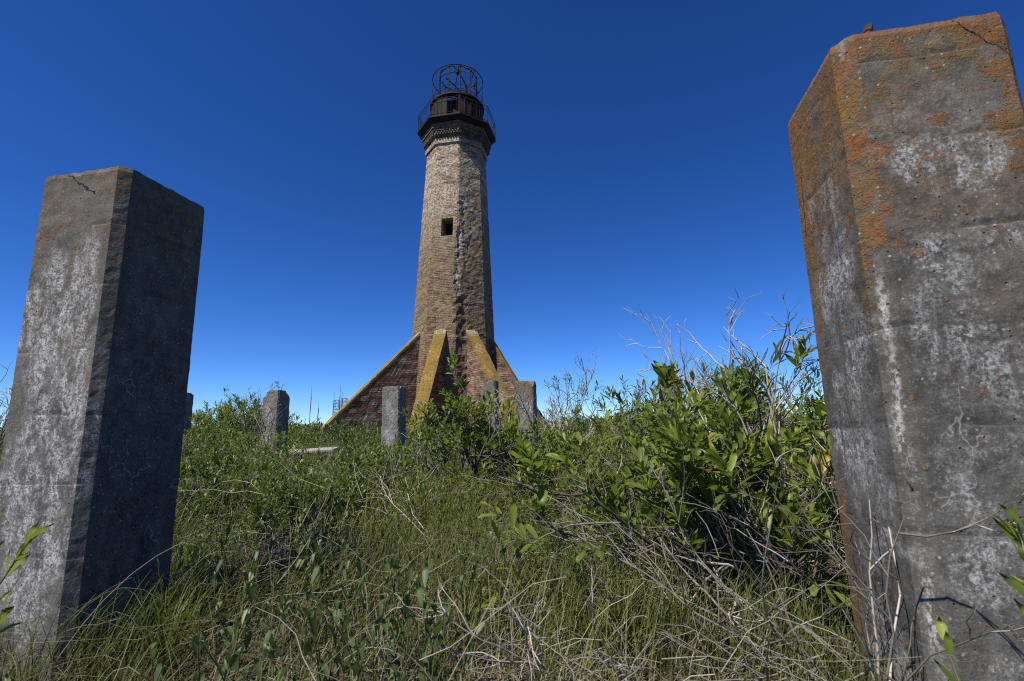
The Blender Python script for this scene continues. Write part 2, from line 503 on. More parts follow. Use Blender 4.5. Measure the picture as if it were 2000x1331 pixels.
M_BRICK = brick_mat('weathered_brick', 'shaft')
M_BRICK_DARK = brick_mat('darker_brick', 'shaft', 0.75)  # same brick mixed darker, for the cornice and dentils
M_BUT = brick_mat('buttress_brick', 'buttress')
M_COP = coping_mat()
M_IRON = rust_mat('dark_iron', 0.55, 0.2)
M_RUST = rust_mat('rusty_iron', 0.55, 0.55)
M_BOLT = rust_mat('rusty_bolt', 2.0, 0.8)
M_SOIL = ground_mat()
M_LEAF = leaf_mat('shrub_leaf', [(0.040, 0.072, 0.007), (0.135, 0.185, 0.020), (0.29, 0.33, 0.05)], 0.035, 0.45, 0.42, 1.5, 0.3)
M_LEAF2 = leaf_mat('dull_leaf', [(0.024, 0.046, 0.006), (0.075, 0.118, 0.015), (0.18, 0.225, 0.038)], 0.015, 0.5, 0.28)
M_LEAF3 = leaf_mat('grey_green_leaf', [(0.035, 0.062, 0.020), (0.068, 0.108, 0.034), (0.12, 0.165, 0.055)], 0.0, 0.5, 0.25)
M_GRASS = leaf_mat('green_grass', [(0.022, 0.038, 0.007), (0.082, 0.10, 0.018), (0.235, 0.225, 0.06)], 0.0, 0.55, 0.25, 1.1, 0.25)
M_DRY = leaf_mat('dry_grass', [(0.035, 0.027, 0.014), (0.11, 0.096, 0.056), (0.40, 0.375, 0.30)], 0.0, 0.7, 0.12, 1.1, 0.2)
M_BARK = bark_mat('shrub_bark', (0.05, 0.04, 0.03), (0.20, 0.175, 0.145), (0.42, 0.39, 0.35))
M_DEAD = bark_mat('bleached_wood', (0.17, 0.15, 0.13), (0.46, 0.43, 0.39))
M_TWIG = bark_mat('grey_twig', (0.08, 0.068, 0.055), (0.27, 0.25, 0.22))
M_STEM = bark_mat('red_green_stem', (0.10, 0.06, 0.025), (0.12, 0.12, 0.04))


# ------------------------------------------------------------------ solid helpers
class MB:
    def __init__(s):
        s.V, s.F = [], []

    def add(s, V, Fc):
        n = len(s.V)
        s.V += [tuple(map(float, v)) for v in V]
        s.F += [tuple(i + n for i in f) for f in Fc]

    def box(s, a, b):
        (x0, y0, z0), (x1, y1, z1) = a, b
        s.add([(x0, y0, z0), (x1, y0, z0), (x1, y1, z0), (x0, y1, z0), (x0, y0, z1), (x1, y0, z1), (x1, y1, z1), (x0, y1, z1)],
              [(0, 3, 2, 1), (4, 5, 6, 7), (0, 1, 5, 4), (1, 2, 6, 5), (2, 3, 7, 6), (3, 0, 4, 7)])

    def rod(s, pts, r, n=6, closed=False):
        pts = [Vector(p) for p in pts]
        k = len(pts)
        V = []
        for i, p in enumerate(pts):
            if closed:
                d = pts[(i + 1) % k] - pts[i - 1]
            else:
                d = pts[min(i + 1, k - 1)] - pts[max(i - 1, 0)]
            d.normalize()
            u = d.cross(Vector((0, 0, 1)))
            if u.length < 1e-3:
                u = d.cross(Vector((1, 0, 0)))
            u.normalize()
            w = d.cross(u)
            for j in range(n):
                a = 2 * math.pi * j / n
                V.append(p + r * (math.cos(a) * u + math.sin(a) * w))
        Fc = []
        for i in range(k if closed else k - 1):
            i2 = (i + 1) % k
            for j in range(n):
                j2 = (j + 1) % n
                Fc.append((i * n + j, i2 * n + j, i2 * n + j2, i * n + j2))
        if not closed:
            Fc.append(tuple(range(n))[::-1])
            Fc.append(tuple(range((k - 1) * n, k * n)))
        s.add(V, Fc)

    def ring(s, c, rad, r, n=40, k=6):
        s.rod([(c[0] + rad * math.cos(2 * math.pi * i / n), c[1] + rad * math.sin(2 * math.pi * i / n), c[2]) for i in range(n)], r, k, True)

    def loft(s, rings, cap=True):
        k = len(rings[0])
        V = [p for r_ in rings for p in r_]
        Fc = []
        for i in range(len(rings) - 1):
            for j in range(k):
                j2 = (j + 1) % k
                Fc.append((i * k + j, i * k + j2, (i + 1) * k + j2, (i + 1) * k + j))
        if cap:
            Fc.append(tuple(range(k))[::-1])
            Fc.append(tuple(range((len(rings) - 1) * k, len(rings) * k)))
        s.add(V, Fc)

    def build(s, name, mat, parent=None, smooth=False, bevel=0.0):
        o = mesh_obj(name, s.V, s.F, mat, parent, smooth=smooth)
        if bevel:
            b = o.modifiers.new('bevel', 'BEVEL')
            b.width = bevel
            b.segments = 2
            b.limit_method = 'ANGLE'
        return o


def oct_ring(rad, z, n=8, rot=0.0):
    # vertex 0 towards -y (local), counter-clockwise
    return [(rad * math.sin(rot + 2 * math.pi * i / n), -rad * math.cos(rot + 2 * math.pi * i / n), z) for i in range(n)]


# ------------------------------------------------------------------ ground
def terr(x, y):
    return 0.05 * np.sin(x * 0.9 + 1.3) * np.sin(y * 0.7) + 0.03 * np.sin(x * 2.3 + y * 1.7)


def make_ground():
    xs = np.concatenate([[-4000, -1500, -500, -180, -80], np.linspace(-40, 40, 161), [80, 180, 500, 1500, 4000]])
    ys = np.concatenate([[-200, -60], np.linspace(-10, 50, 121), [80, 150, 300, 700, 1500, 3000, 6000]])
    Xg, Yg = np.meshgrid(xs, ys)
    fade = np.clip(1 - (np.hypot(Xg, Yg - 10) - 30) / 15, 0, 1)
    Zg = terr(Xg, Yg) * fade
    V = np.stack([Xg.ravel(), Yg.ravel(), Zg.ravel()], 1)
    nx = len(xs)
    i, j = np.meshgrid(np.arange(nx - 1), np.arange(len(ys) - 1))
    a = (j * nx + i).ravel()
    Fc = np.stack([a, a + 1, a + nx + 1, a + nx], 1)
    tag(mesh_obj('ground', V, Fc, M_SOIL, smooth=True), kind='structure')


make_ground()

# ------------------------------------------------------------------ concrete pillars
PANG = R(-11.3)
PILLARS = []        # footprints for keeping vegetation out


def pillar_mesh(h, H, chamf, chips, rough=0.0014, seed=0, step=0.014, z0=-0.25, toprough=0.006):
    # perimeter
    c = chamf
    corners = [(-h, -h), (h, -h), (h, h), (-h, h)]
    per = []
    for q in range(4):
        x0, y0 = corners[q]
        x1, y1 = corners[(q + 1) % 4]
        d = np.array([x1 - x0, y1 - y0]) / (2 * h)
        a = np.array([x0, y0]) + d * c[q]
        b = np.array([x1, y1]) - d * c[(q + 1) % 4]
        n = max(4, int((2 * h) / step))
        for k in range(n):
            per.append(a + (b - a) * k / n)
        per.append(b)
        nx = np.array([x1, y1])
        d2 = np.array([corners[(q + 2) % 4][0] - x1, corners[(q + 2) % 4][1] - y1]) / (2 * h)
        e = nx + d2 * c[(q + 1) % 4]
        for k in (1, 2):
            per.append(b + (e - b) * k / 3)
    per = np.array(per)
    m = len(per)
    nz = max(6, int((H - z0) / (step * 1.3)))
    V = []
    cen = np.zeros(2)

    def disp(p):
        x, y, z = p
        s_ = seed * 7.3
        d = mnoise.noise(Vector((x * 9 + s_, y * 9, z * 9))) * 0.6 + mnoise.noise(Vector((x * 46 + s_, y * 46, z * 46)))
        near = max(0.0, min(abs(x), abs(y)) / h - 0.8) * 5
        d -= near * 2.2 * max(0.0, mnoise.noise(Vector((x * 30 + s_, y * 30, z * 38))))
        return d

    def chip(p):
        x, y, z = p
        dz, k = 0.0, 1.0
        for (cx, cy, r, dep) in chips:
            q = math.hypot(x - cx, y - cy) / r
            q += 0.35 * mnoise.noise(Vector((x * 25 + seed, y * 25, 3.1)))
            if q < 1:
                dz = max(dz, dep * (1 - q) ** 0.7)
        return dz
    for iz in range(nz + 1):
        z = z0 + (H - z0) * iz / nz
        for (x, y) in per:
            rr = math.hypot(x, y)
            d = disp((x, y, z)) * rough
            t = (H - z)
            er = 0.0
            if t < 0.012:
                er = 0.005 * (1 - t / 0.012)
            k = 1 + (d - er) / rr
            zz = z
            cd = chip((x, y, H))
            lim = H - cd
            if zz > lim:
                k *= 1 - min(0.5, (zz - lim) * 0.9)
                zz = lim + 0.02 * (zz - lim) / max(cd, 1e-3)
            zz += toprough * mnoise.noise(Vector((x * 30, y * 30, seed + 5))) * max(0, 1 - t / 0.05)
            V.append((x * k, y * k, zz))
    F_ = []
    for iz in range(nz):
        for j in range(m):
            j2 = (j + 1) % m
            F_.append((iz * m + j, iz * m + j2, (iz + 1) * m + j2, (iz + 1) * m + j))
    # top: shrink rings to the middle
    last = nz * m
    top_prev = last
    for s_ in (0.85, 0.6, 0.3):
        st = len(V)
        for j in range(m):
            x, y, z = V[last + j]
            x2, y2 = per[j] * s_
            cd = chip((x2, y2, H))
            V.append((x2, y2, H - cd + 0.004 + toprough * 1.5 * mnoise.noise(Vector((x2 * 30, y2 * 30, seed)))))
        for j in range(m):
            j2 = (j + 1) % m
            F_.append((top_prev + j, top_prev + j2, st + j2, st + j))
        top_prev = st
    V.append((0, 0, H - chip((0, 0, H)) + 0.004))
    for j in range(m):
        F_.append((top_prev + j, top_prev + (j + 1) % m, len(V) - 1))
    return V, F_


def pillar(cx, cy, h, H, mat, label, chips=(), chamf=(0.02,) * 4, seed=0, step=0.012, rough=0.0013, toprough=0.005, rz=PANG):
    V, F_ = pillar_mesh(h, H, chamf, chips, rough, seed, step, toprough=toprough)
    o = mesh_obj('concrete_pillar', V, F_, mat)
    o.location = (cx, cy, 0)
    o.rotation_euler = (0, 0, rz)
    tag(o, label, 'pillar', 'concrete pillars of the vanished house')
    PILLARS.append((cx, cy, h))
    return o


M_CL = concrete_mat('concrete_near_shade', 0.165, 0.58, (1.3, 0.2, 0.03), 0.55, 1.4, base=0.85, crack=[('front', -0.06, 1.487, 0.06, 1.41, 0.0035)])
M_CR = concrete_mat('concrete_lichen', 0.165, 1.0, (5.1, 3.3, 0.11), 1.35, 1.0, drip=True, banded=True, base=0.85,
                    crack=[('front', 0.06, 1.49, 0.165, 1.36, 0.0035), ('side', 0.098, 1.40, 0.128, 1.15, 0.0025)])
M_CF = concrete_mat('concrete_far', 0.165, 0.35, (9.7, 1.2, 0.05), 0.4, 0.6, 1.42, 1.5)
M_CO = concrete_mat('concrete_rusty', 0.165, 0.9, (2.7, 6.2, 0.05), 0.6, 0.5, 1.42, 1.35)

# near left, near right: centres from the three visible top corners
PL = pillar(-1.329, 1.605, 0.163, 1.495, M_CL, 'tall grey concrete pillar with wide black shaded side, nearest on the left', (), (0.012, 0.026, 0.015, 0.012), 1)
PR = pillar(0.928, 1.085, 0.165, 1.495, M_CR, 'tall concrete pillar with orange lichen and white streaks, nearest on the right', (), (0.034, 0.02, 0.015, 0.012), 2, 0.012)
b = MB()
b.rod([(-0.080, -0.125, 1.47), (-0.079, -0.125, 1.536)], 0.007, 8)
b.rod([(-0.079, -0.125, 1.524), (-0.076, -0.124, 1.538)], 0.009, 6)
b.build('bolt', M_BOLT, PR)
b = MB()
b.rod([(-0.168, -0.02, 0.24), (-0.150, -0.02, 0.24)], 0.009, 8)
b.build('rusty_rebar_end', M_BOLT, PR)


def far_pillar(px, ptop, depth, mat, label, chips, seed, h=0.165, rz=PANG):
    p = at(px, ptop, depth)
    return pillar(p[0], p[1], h, p[2], mat, label, chips, (0.02,) * 4, seed, 0.024, 0.006, 0.012, rz)


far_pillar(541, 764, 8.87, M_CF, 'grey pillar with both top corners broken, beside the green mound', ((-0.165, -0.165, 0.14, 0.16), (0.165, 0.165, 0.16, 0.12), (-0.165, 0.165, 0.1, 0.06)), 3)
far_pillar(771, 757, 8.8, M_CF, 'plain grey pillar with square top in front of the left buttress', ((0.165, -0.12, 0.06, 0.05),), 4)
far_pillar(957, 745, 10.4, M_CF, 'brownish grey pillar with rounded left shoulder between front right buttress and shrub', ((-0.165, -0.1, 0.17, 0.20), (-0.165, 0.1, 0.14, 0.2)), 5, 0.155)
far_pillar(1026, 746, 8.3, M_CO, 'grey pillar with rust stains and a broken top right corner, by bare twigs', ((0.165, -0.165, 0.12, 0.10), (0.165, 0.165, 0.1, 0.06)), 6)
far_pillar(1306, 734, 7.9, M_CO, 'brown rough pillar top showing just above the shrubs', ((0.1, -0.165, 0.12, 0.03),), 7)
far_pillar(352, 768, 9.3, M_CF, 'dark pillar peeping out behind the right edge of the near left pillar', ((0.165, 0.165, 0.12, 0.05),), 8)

# ------------------------------------------------------------------ lighthouse
TD = 26.5
tp = at(883.5, 700, TD)
TX, TY = float(tp[0]), TD
LH = empty('lighthouse', (TX, TY, 0), 'tall octagonal brick lighthouse with eight buttresses and rusted open lantern', 'lighthouse')
LH.rotation_euler = (0, R(0.85), math.atan2(-TX, TY) + R(3.5))


def zat(py, px=886, depth=TD):
    return float(at(px, py, depth)[2])


ZB, ZT = -0.1, zat(274, 893, TD - 1.8)
RB0, RT0 = 2.42, 1.70
Z640 = zat(640)
Z300 = zat(300)


def shaft_R(z):
    return 2.235 + (1.715 - 2.235) * (z - Z640) / (Z300 - Z640)


WIN_Z0, WIN_Z1 = zat(458, depth=TD - 2), zat(423, depth=TD - 2)
WIN_U = (-0.18, 0.48)      # along the front-left face from its middle, towards the front edge


def build_shaft():
    nu, V, F_, uv, G = 26, [], [], [], []
    dz = 0.11
    zs = [ZB]
    while zs[-1] < ZT - 0.15:
        zs.append(zs[-1] + dz)
    zs[-1] = ZT
    # snap rows to the window
    for tz in (WIN_Z0, WIN_Z1):
        i = int(np.argmin([abs(z - tz) for z in zs]))
        zs[i] = tz
    nz = len(zs)
    ncol = nu * 8

    def gouge(fu, face, z, s_):
        # s_: signed distance from the front edge along the faces (m), + to the right
        n1 = mnoise.noise(Vector((z * 1.3, 3.3, 0)))
        n2 = mnoise.noise(Vector((z * 3.9, 8.3, 0)))
        g = 0.0
        if 7.4 < z < 11.3:
            c = 0.02 + 0.10 * n1
            w = 0.19 + 0.13 * n2
            tt = min(1, (z - 7.4) / 0.4, (11.3 - z) / 0.3) * min(1, max(0.25, 0.9 + 1.6 * mnoise.noise(Vector((z * 2.1, 1.7, 4)))))
            g = max(g, tt * max(0, 1 - abs(s_ - c) / w) ** 0.5)
        if z < 7.6:
            c = 0.20 + 0.25 * n1
            w = 0.40 + 0.25 * n2
            g = max(g, 0.75 * max(0, 1 - abs(s_ - c) / w) ** 0.5 * min(1, (7.6 - z) / 0.3))
        if 8.6 < z < 12.2 and s_ > 0:      # loose patch right of and below the window
            q = mnoise.noise(Vector((s_ * 3.1, z * 2.2, 7.7))) + 0.5 * mnoise.noise(Vector((s_ * 7.0, z * 6.0, 2.2)))
            g = max(g, 0.5 * max(0.0, min(1.0, (q - 0.05) * 2.5)) * max(0, 1 - s_ / 1.1) * min(1, (z - 8.6) / .5, (12.2 - z) / .5))
        if 11.8 < z < 13.2:
            c = 0.35 + 0.25 * n2
            w = 0.30
            g = max(g, 0.35 * max(0, 1 - abs(s_ - c) / w) * min(1, (z - 11.8) / .3, (13.2 - z) / .3))
        return g
    # faces: face i between vertex i and i+1 (vertex 0 front, counter-clockwise seen from above -> right first)
    for iz, z in enumerate(zs):
        rr = shaft_R(z)
        ring = oct_ring(rr, z)
        for fc in range(8):
            a = np.array(ring[fc])
            b = np.array(ring[(fc + 1) % 8])
            nrm = a + b
            nrm[2] = 0
            nrm /= np.linalg.norm(nrm)
            ln = np.linalg.norm(b - a)
            us = np.linspace(0, 1, nu + 1)[:-1]
            if fc == 7:      # front-left: snap columns to window edges
                for wu in WIN_U:
                    k = int(np.argmin(abs((us - 0.5) * ln - wu)))
                    us[k] = wu / ln + 0.5
            for k, u in enumerate(us):
                p = a + (b - a) * u
                s_ = 99.0
                if fc == 0:
                    s_ = u * ln
                if fc == 7:
                    s_ = (u - 1) * ln
                g = gouge(u, fc, z, s_) if abs(s_) < 2 else 0.0
                d = 0.012 * mnoise.noise(Vector((p[0] * 2.2, p[1] * 2.2, z * 2.2))) + 0.014 * mnoise.noise(Vector((p[0] * 7, p[1] * 7, z * 9)))
                if fc == 0 or (fc == 1 and u < 0.1):
                    e = 0.5 if z > 13.5 else 1.0
                    d += e * (0.016 * mnoise.noise(Vector((p[0] * 4.4, p[1] * 4.4, z * 5.5))) + 0.012 * mnoise.noise(Vector((p[0] * 1.5, p[1] * 1.5, z * 2))))
                if k == 0:   # worn arris
                    d -= 0.02 + 0.03 * abs(mnoise.noise(Vector((fc * 5.1, 0, z * 3))))
                d -= g * (0.13 + 0.13 * mnoise.noise(Vector((p[0] * 5, p[1] * 5, z * 4))))
                q = p + nrm * d
                V.append(q)
                G.append(min(1, g * 1.6))
    hole = []
    for iz in range(nz - 1):
        for j in range(ncol):
            j2 = (j + 1) % ncol
            fc = j // nu
            if fc == 7:
                ln = np.linalg.norm(np.array(oct_ring(shaft_R(zs[iz]), 0)[0]) - np.array(oct_ring(shaft_R(zs[iz]), 0)[1]))
                um = ((j % nu + 0.5) / nu - 0.5) * ln
                if WIN_U[0] - 0.01 < um < WIN_U[1] + 0.01 and WIN_Z0 - 0.02 < (zs[iz] + zs[iz + 1]) / 2 < WIN_Z1 + 0.02:
                    hole.append((iz, j))
                    continue
            F_.append((iz * ncol + j, iz * ncol + j2, (iz + 1) * ncol + j2, (iz + 1) * ncol + j))
            w = 2 * shaft_R(zs[iz]) * math.sin(math.pi / 8)
            w = 1.6
            u0 = fc * 1.77 + (j % nu) / nu * w
            u1 = fc * 1.77 + (j % nu + 1) / nu * w
            uv += [(u0, zs[iz]), (u1, zs[iz]), (u1, zs[iz + 1]), (u0, zs[iz + 1])]
    o = mesh_obj('brick_shaft', V, F_, M_BRICK, LH, attrs={'gouge': G}, uv=uv)
    # window reveal from the actual hole border
    izs = sorted({h_[0] for h_ in hole})
    js = sorted({h_[1] for h_ in hole})
    border = []
    for j in range(js[0], js[-1] + 2):
        border.append(izs[0] * ncol + j % ncol)
    for iz in range(izs[0] + 1, izs[-1] + 2):
        border.append(iz * ncol + (js[-1] + 1) % ncol)
    for j in range(js[-1], js[0] - 1, -1):
        border.append((izs[-1] + 1) * ncol + j % ncol)
    for iz in range(izs[-1], izs[0], -1):
        border.append(iz * ncol + js[0])
    P = np.array([V[i] for i in border])
    a8 = 7.5 * math.pi / 4
    inn = -np.array([math.sin(a8), -math.cos(a8), 0]) * 0.75
    rings = np.concatenate([P, P + inn])
    m = len(P)
    Fc = [(i, m + i, m + (i + 1) % m, (i + 1) % m) for i in range(m)]
    wv = rings.tolist()
    uvw = []
    for i in range(m):
        uvw += [(0, P[i][2]), (0.6, P[i][2]), (0.6, P[(i + 1) % m][2]), (0, P[(i + 1) % m][2])]
    mesh_obj('window', wv, Fc, M_BRICK, LH, attrs={'gouge': [0] * len(wv)}, uv=uvw)
    b = MB()
    c = P.mean(0) + inn * 0.98
    # near-black sheet closing the opening, its colour stands in for interior shade
    nn = inn / np.linalg.norm(inn)
    sx = np.array([-nn[1], nn[0], 0])
    hw, hh = 0.40, (WIN_Z1 - WIN_Z0) / 2 + 0.06
    pts = []
    for d in (0.0, 0.06):
        for (a, e) in ((-hw, -hh), (hw, -hh), (hw, hh), (-hw, hh)):
            pts.append(c + sx * a + np.array([0, 0, e]) + nn * d)
    b.add(pts, [(0, 1, 2, 3), (4, 7, 6, 5), (0, 4, 5, 1), (1, 5, 6, 2), (2, 6, 7, 3), (3, 7, 4, 0)])
    tm = NT('near_black')
    tm.surf((0.006, 0.006, 0.006), 0.95)
    b.build('interior_shade', tm.m, LH)


build_shaft()


def oct_band(rings, name, mat):
    """lofted octagon rings with uv in metres"""
    V, F_, uv = [], [], []
    k = 8 * 10
    for (rad, z) in rings:
        rg = oct_ring(rad, z)
        for fc in range(8):
            a, b = np.array(rg[fc]), np.array(rg[(fc + 1) % 8])
            for q in range(10):
                p = a + (b - a) * q / 10
                d = 0.012 * mnoise.noise(Vector((p[0] * 5, p[1] * 5, z * 5)))
                V.append(p * np.array([1 + d, 1 + d, 1]))
    for i in range(len(rings) - 1):
        for j in range(k):
            j2 = (j + 1) % k
            F_.append((i * k + j, i * k + j2, (i + 1) * k + j2, (i + 1) * k + j))
            u0 = j * 0.14
            v0, v1 = rings[i][1] + rings[i][0], rings[i + 1][1] + rings[i + 1][0]
            uv += [(u0, v0), (u0 + .14, v0), (u0 + .14, v1), (u0, v1)]
    for i, rev in ((0, True), (len(rings) - 1, False)):
        f = list(range(i * k, (i + 1) * k))
        F_.append(tuple(f[::-1] if rev else f))
        uv += [(0, 0)] * k
    return mesh_obj(name, V, F_, mat, LH, attrs={'gouge': [0] * len(V)}, uv=uv)


RT = shaft_R(ZT)
ZG = zat(217, 896, TD - 2.3)            # gallery floor edge
ZB2 = zat(262, 893, TD - 1.85)
ZC2 = zat(232, 893, TD - 2.05)
oct_band([(RT - 0.1, ZT - 0.02), (RT + 0.085, ZT), (RT + 0.085, ZB2 - 0.02), (RT - 0.05, ZB2)], 'belt_course', M_BRICK)
# corbelled cornice with dentils
zc = ZB2
ch = ZC2 - ZB2
rings = [(RT - 0.1, zc - 0.01), (RT + 0.12, zc + 0.002), (RT + 0.12, zc + 0.10 * ch), (RT + 0.17, zc + 0.11 * ch), (RT + 0.17, zc + 0.45 * ch),
         (RT + 0.26, zc + 0.46 * ch), (RT + 0.26, zc + 0.62 * ch), (RT + 0.32, zc + 0.63 * ch), (RT + 0.32, ZC2), (RT + 0.1, ZC2 + 0.01)]
oct_band(rings, 'corbelled_cornice', M_BRICK_DARK)
b = MB()
rg = oct_ring(RT + 0.17, 0)
for fc in range(8):
    a, e = Vector(rg[fc]), Vector(rg[(fc + 1) % 8])
    d = (e - a).normalized()
    nrm = ((a + e) / 2).normalized()
    L = (e - a).length
    for q in range(9):
        for row in range(2):
            c = a + d * L * (q + 0.3 + 0.4 * row) / 9
            z = zc + ch * 0.16 + 0.11 * row
            pts = [c + d * sx * 0.045 + nrm * ny + Vector((0, 0, z + zz)) for zz in (0, 0.08) for (sx, ny) in ((-1, -0.05), (1, -0.05), (1, 0.075), (-1, 0.075))]
            b.add(pts, [(0, 3, 2, 1), (4, 5, 6, 7), (0, 1, 5, 4), (1, 2, 6, 5), (2, 3, 7, 6), (3, 0, 4, 7)])
o = b.build('dentil_course', M_BRICK_DARK, LH)

# buttresses
BUT_TOP, BUT_ZL = 5.75, 0.62


def buttress(ang, BUT_R1):
    w = 0.30
    r0 = shaft_R(2.0) * math.cos(math.pi / 8) - 0.25
    rt = shaft_R(BUT_TOP) * math.cos(math.pi / 8) - 0.05
    n = 30
    V, F_, uv, C = [], [], [], []
    # side grid: r along, z up, clipped by the slope
    rs = np.linspace(r0, BUT_R1, n)

    def top(r):
        if r < rt:
            return BUT_TOP
        return BUT_TOP + (BUT_ZL - BUT_TOP) * (r - rt) / (BUT_R1 - rt)
    nzv = 22
    ca, sa = math.sin(ang), -math.cos(ang)

    def wp(r, s_, z):
        return (r * ca - s_ * sa, r * sa + s_ * ca, z)
    for sd_ in (-1, 1):
        st = len(V)
        for r in rs:
            for k in range(nzv + 1):
                z = -0.2 + (top(r) + 0.2) * k / nzv
                d = 0.02 * mnoise.noise(Vector((r * 3 + ang * 9, sd_ * 4.0, z * 3)))
                V.append(wp(r, sd_ * (w + d), z))
                C.append(max(0, 1 - (top(r) - z) / 1.1))
        for i in range(n - 1):
            for k in range(nzv):
                q = [st + i * (nzv + 1) + k, st + (i + 1) * (nzv + 1) + k, st + (i + 1) * (nzv + 1) + k + 1, st + i * (nzv + 1) + k + 1]
                co = [(rs[i] if qq in (0, 3) else rs[i + 1], 0) for qq in range(4)]
                us = [(co[qq][0] + ang * 3, V[q[qq]][2]) for qq in range(4)]
                if sd_ == 1:
                    q, us = q[::-1], us[::-1]
                F_.append(tuple(q))
                uv += us
    # toe
    st = len(V)
    for s_ in np.linspace(-w, w, 7):
        for k in range(4):
            V.append(wp(BUT_R1, s_, -0.2 + (BUT_ZL + 0.2) * k / 3))
            C.append(0.5)
    for i in range(6):
        for k in range(3):
            q = [st + i * 4 + k, st + (i + 1) * 4 + k, st + (i + 1) * 4 + k + 1, st + i * 4 + k + 1]
            F_.append(tuple(q))
            uv += [(i * .12, V[qq][2]) for qq in q]
    bo = mesh_obj('buttress', V, F_, M_BUT, LH, attrs={'crown': C}, uv=uv)
    # sloping coping: a thin slab on the slope
    V, F_, C = [], [], []
    ts = np.linspace(0, 1, 46)
    slope = Vector((BUT_R1 - rt, 0, BUT_ZL - BUT_TOP)).normalized()
    nn = Vector((-slope.z, 0, slope.x))
    for t_ in ts:
        for (s_, dn) in ((-w - 0.02, -0.08), (-w - 0.02, 0.01), (-w * 0.5, 0.03), (0, 0.03), (w * 0.5, 0.03), (w + 0.02, 0.01), (w + 0.02, -0.08)):
            r = rt - 0.05 + (BUT_R1 - rt + 0.08) * t_
            z = BUT_TOP + (BUT_ZL - BUT_TOP) * (r - rt) / (BUT_R1 - rt)
            d = dn + 0.035 * mnoise.noise(Vector((r * 5 + ang * 7, s_ * 5, z * 3)))
            e = 0.02 * mnoise.noise(Vector((r * 6, s_ * 9, ang)))
            V.append(wp(r + nn.x * d, s_ + e, z + nn.z * d))
            C.append(1 - t_)
    for i in range(len(ts) - 1):
        for k in range(7):
            k2 = (k + 1) % 7
            F_.append((i * 7 + k, (i + 1) * 7 + k, (i + 1) * 7 + k2, i * 7 + k2))
    F_.append(tuple(range(7)))
    F_.append(tuple(range((len(ts) - 1) * 7, len(ts) * 7))[::-1])
    mesh_obj('coping', V, F_, M_COP, bo, attrs={'crown': C})
    return bo


for k, r1 in enumerate((6.4, 5.1, 6.5, 6.5, 6.5, 6.5, 6.8, 5.1)):
    buttress((k + 0.5) * math.pi / 4, r1)

# gallery
RG = 2.33
b = MB()
b.loft([oct_ring(RT + 0.26, ZC2 + 0.012), oct_ring(RT + 0.36, ZC2 + 0.03), oct_ring(RG - 0.06, ZG - 0.10), oct_ring(RG, ZG - 0.09), oct_ring(RG, ZG), oct_ring(RG - 0.02, ZG + 0.01)])
b.build('gallery_deck', M_IRON, LH)
b = MB()
rg = oct_ring(RG - 0.05, 0)
RAIL = [0.12, 0.80, 1.02]
for z in RAIL:
    b.rod([(p[0], p[1], ZG + z) for p in rg], 0.022 if z > 1 else 0.015, 6, True)
for fc in range(8):
    a, e = Vector(rg[fc]), Vector(rg[(fc + 1) % 8])
    for q in range(1, 10):
        if (fc * 3 + q * 7) % 11 == 0:
            continue
        c = a.lerp(e, q / 10)
        b.rod([(c.x, c.y, ZG + 0.1), (c.x, c.y, ZG + 0.80)], 0.007, 4)
rl = b.build('gallery_railing', M_RUST, LH)
for fc in range(8):
    p = rg[fc]
    b = MB()
    b.rod([(p[0], p[1], ZG - 0.02), (p[0], p[1], ZG + 1.08)], 0.032, 6)
    b.build('post', M_RUST, rl)

# lantern drum: open iron cylinder with panels, one doorway
ZD = ZG + 0.02
RD = 1.52
drum_h = zat(181, 889, TD - 1.5) - ZD
np_ = 14
b = MB()
da = 2 * math.pi / np_
a_door = -R(14) - da / 2
for i in range(np_):
    if i == 0:
        continue
    a0 = a_door + i * da + 0.01
    a1 = a_door + (i + 1) * da - 0.01
    ins, outs = [], []
    for q in range(5):
        a = a0 + (a1 - a0) * q / 4
        outs.append((RD * math.sin(a), -RD * math.cos(a)))
        ins.append(((RD - 0.03) * math.sin(a), -(RD - 0.03) * math.cos(a)))
    loop = outs + ins[::-1]
    b.loft([[(x, y, ZD) for x, y in loop], [(x, y, ZD + drum_h) for x, y in loop]])
dr = b.build('lantern_drum', M_RUST, LH)
b = MB()
for i in range(np_ * 2):
    a = a_door + i * da / 2
    if i == 1:
        continue
    x, y = (RD + 0.01) * math.sin(a), -(RD + 0.01) * math.cos(a)
    b.rod([(x, y, ZD), (x, y, ZD + drum_h)], 0.03, 5)
b.build('panel_rib', M_IRON, dr)
b = MB()
cyl = [(math.sin(2 * math.pi * i / 40), -math.cos(2 * math.pi * i / 40)) for i in range(40)]
zt = ZD + drum_h
ro, ri = RD + 0.09, RD - 0.30
V = []
for (rad, z) in ((ro, zt - 0.06), (ro, zt + 0.03), (ri, zt + 0.03), (ri, zt - 0.06)):
    V += [(rad * x, rad * y, z) for x, y in cyl]
F_ = []
for q in range(4):
    for i in range(40):
        i2 = (i + 1) % 40
        q2 = (q + 1) % 4
        F_.append((q * 40 + i, q * 40 + i2, q2 * 40 + i2, q2 * 40 + i))
b.add(V, F_)
b.build('rim', M_IRON, dr)
# floor of the lantern and inner drum (dark, seen through the doorway)
b = MB()
b.loft([[(1.22 * x, 1.22 * y, ZD) for x, y in cyl], [(1.22 * x, 1.22 * y, ZD + drum_h * 0.9) for x, y in cyl]])
b.build('inner_casing', M_IRON, dr)

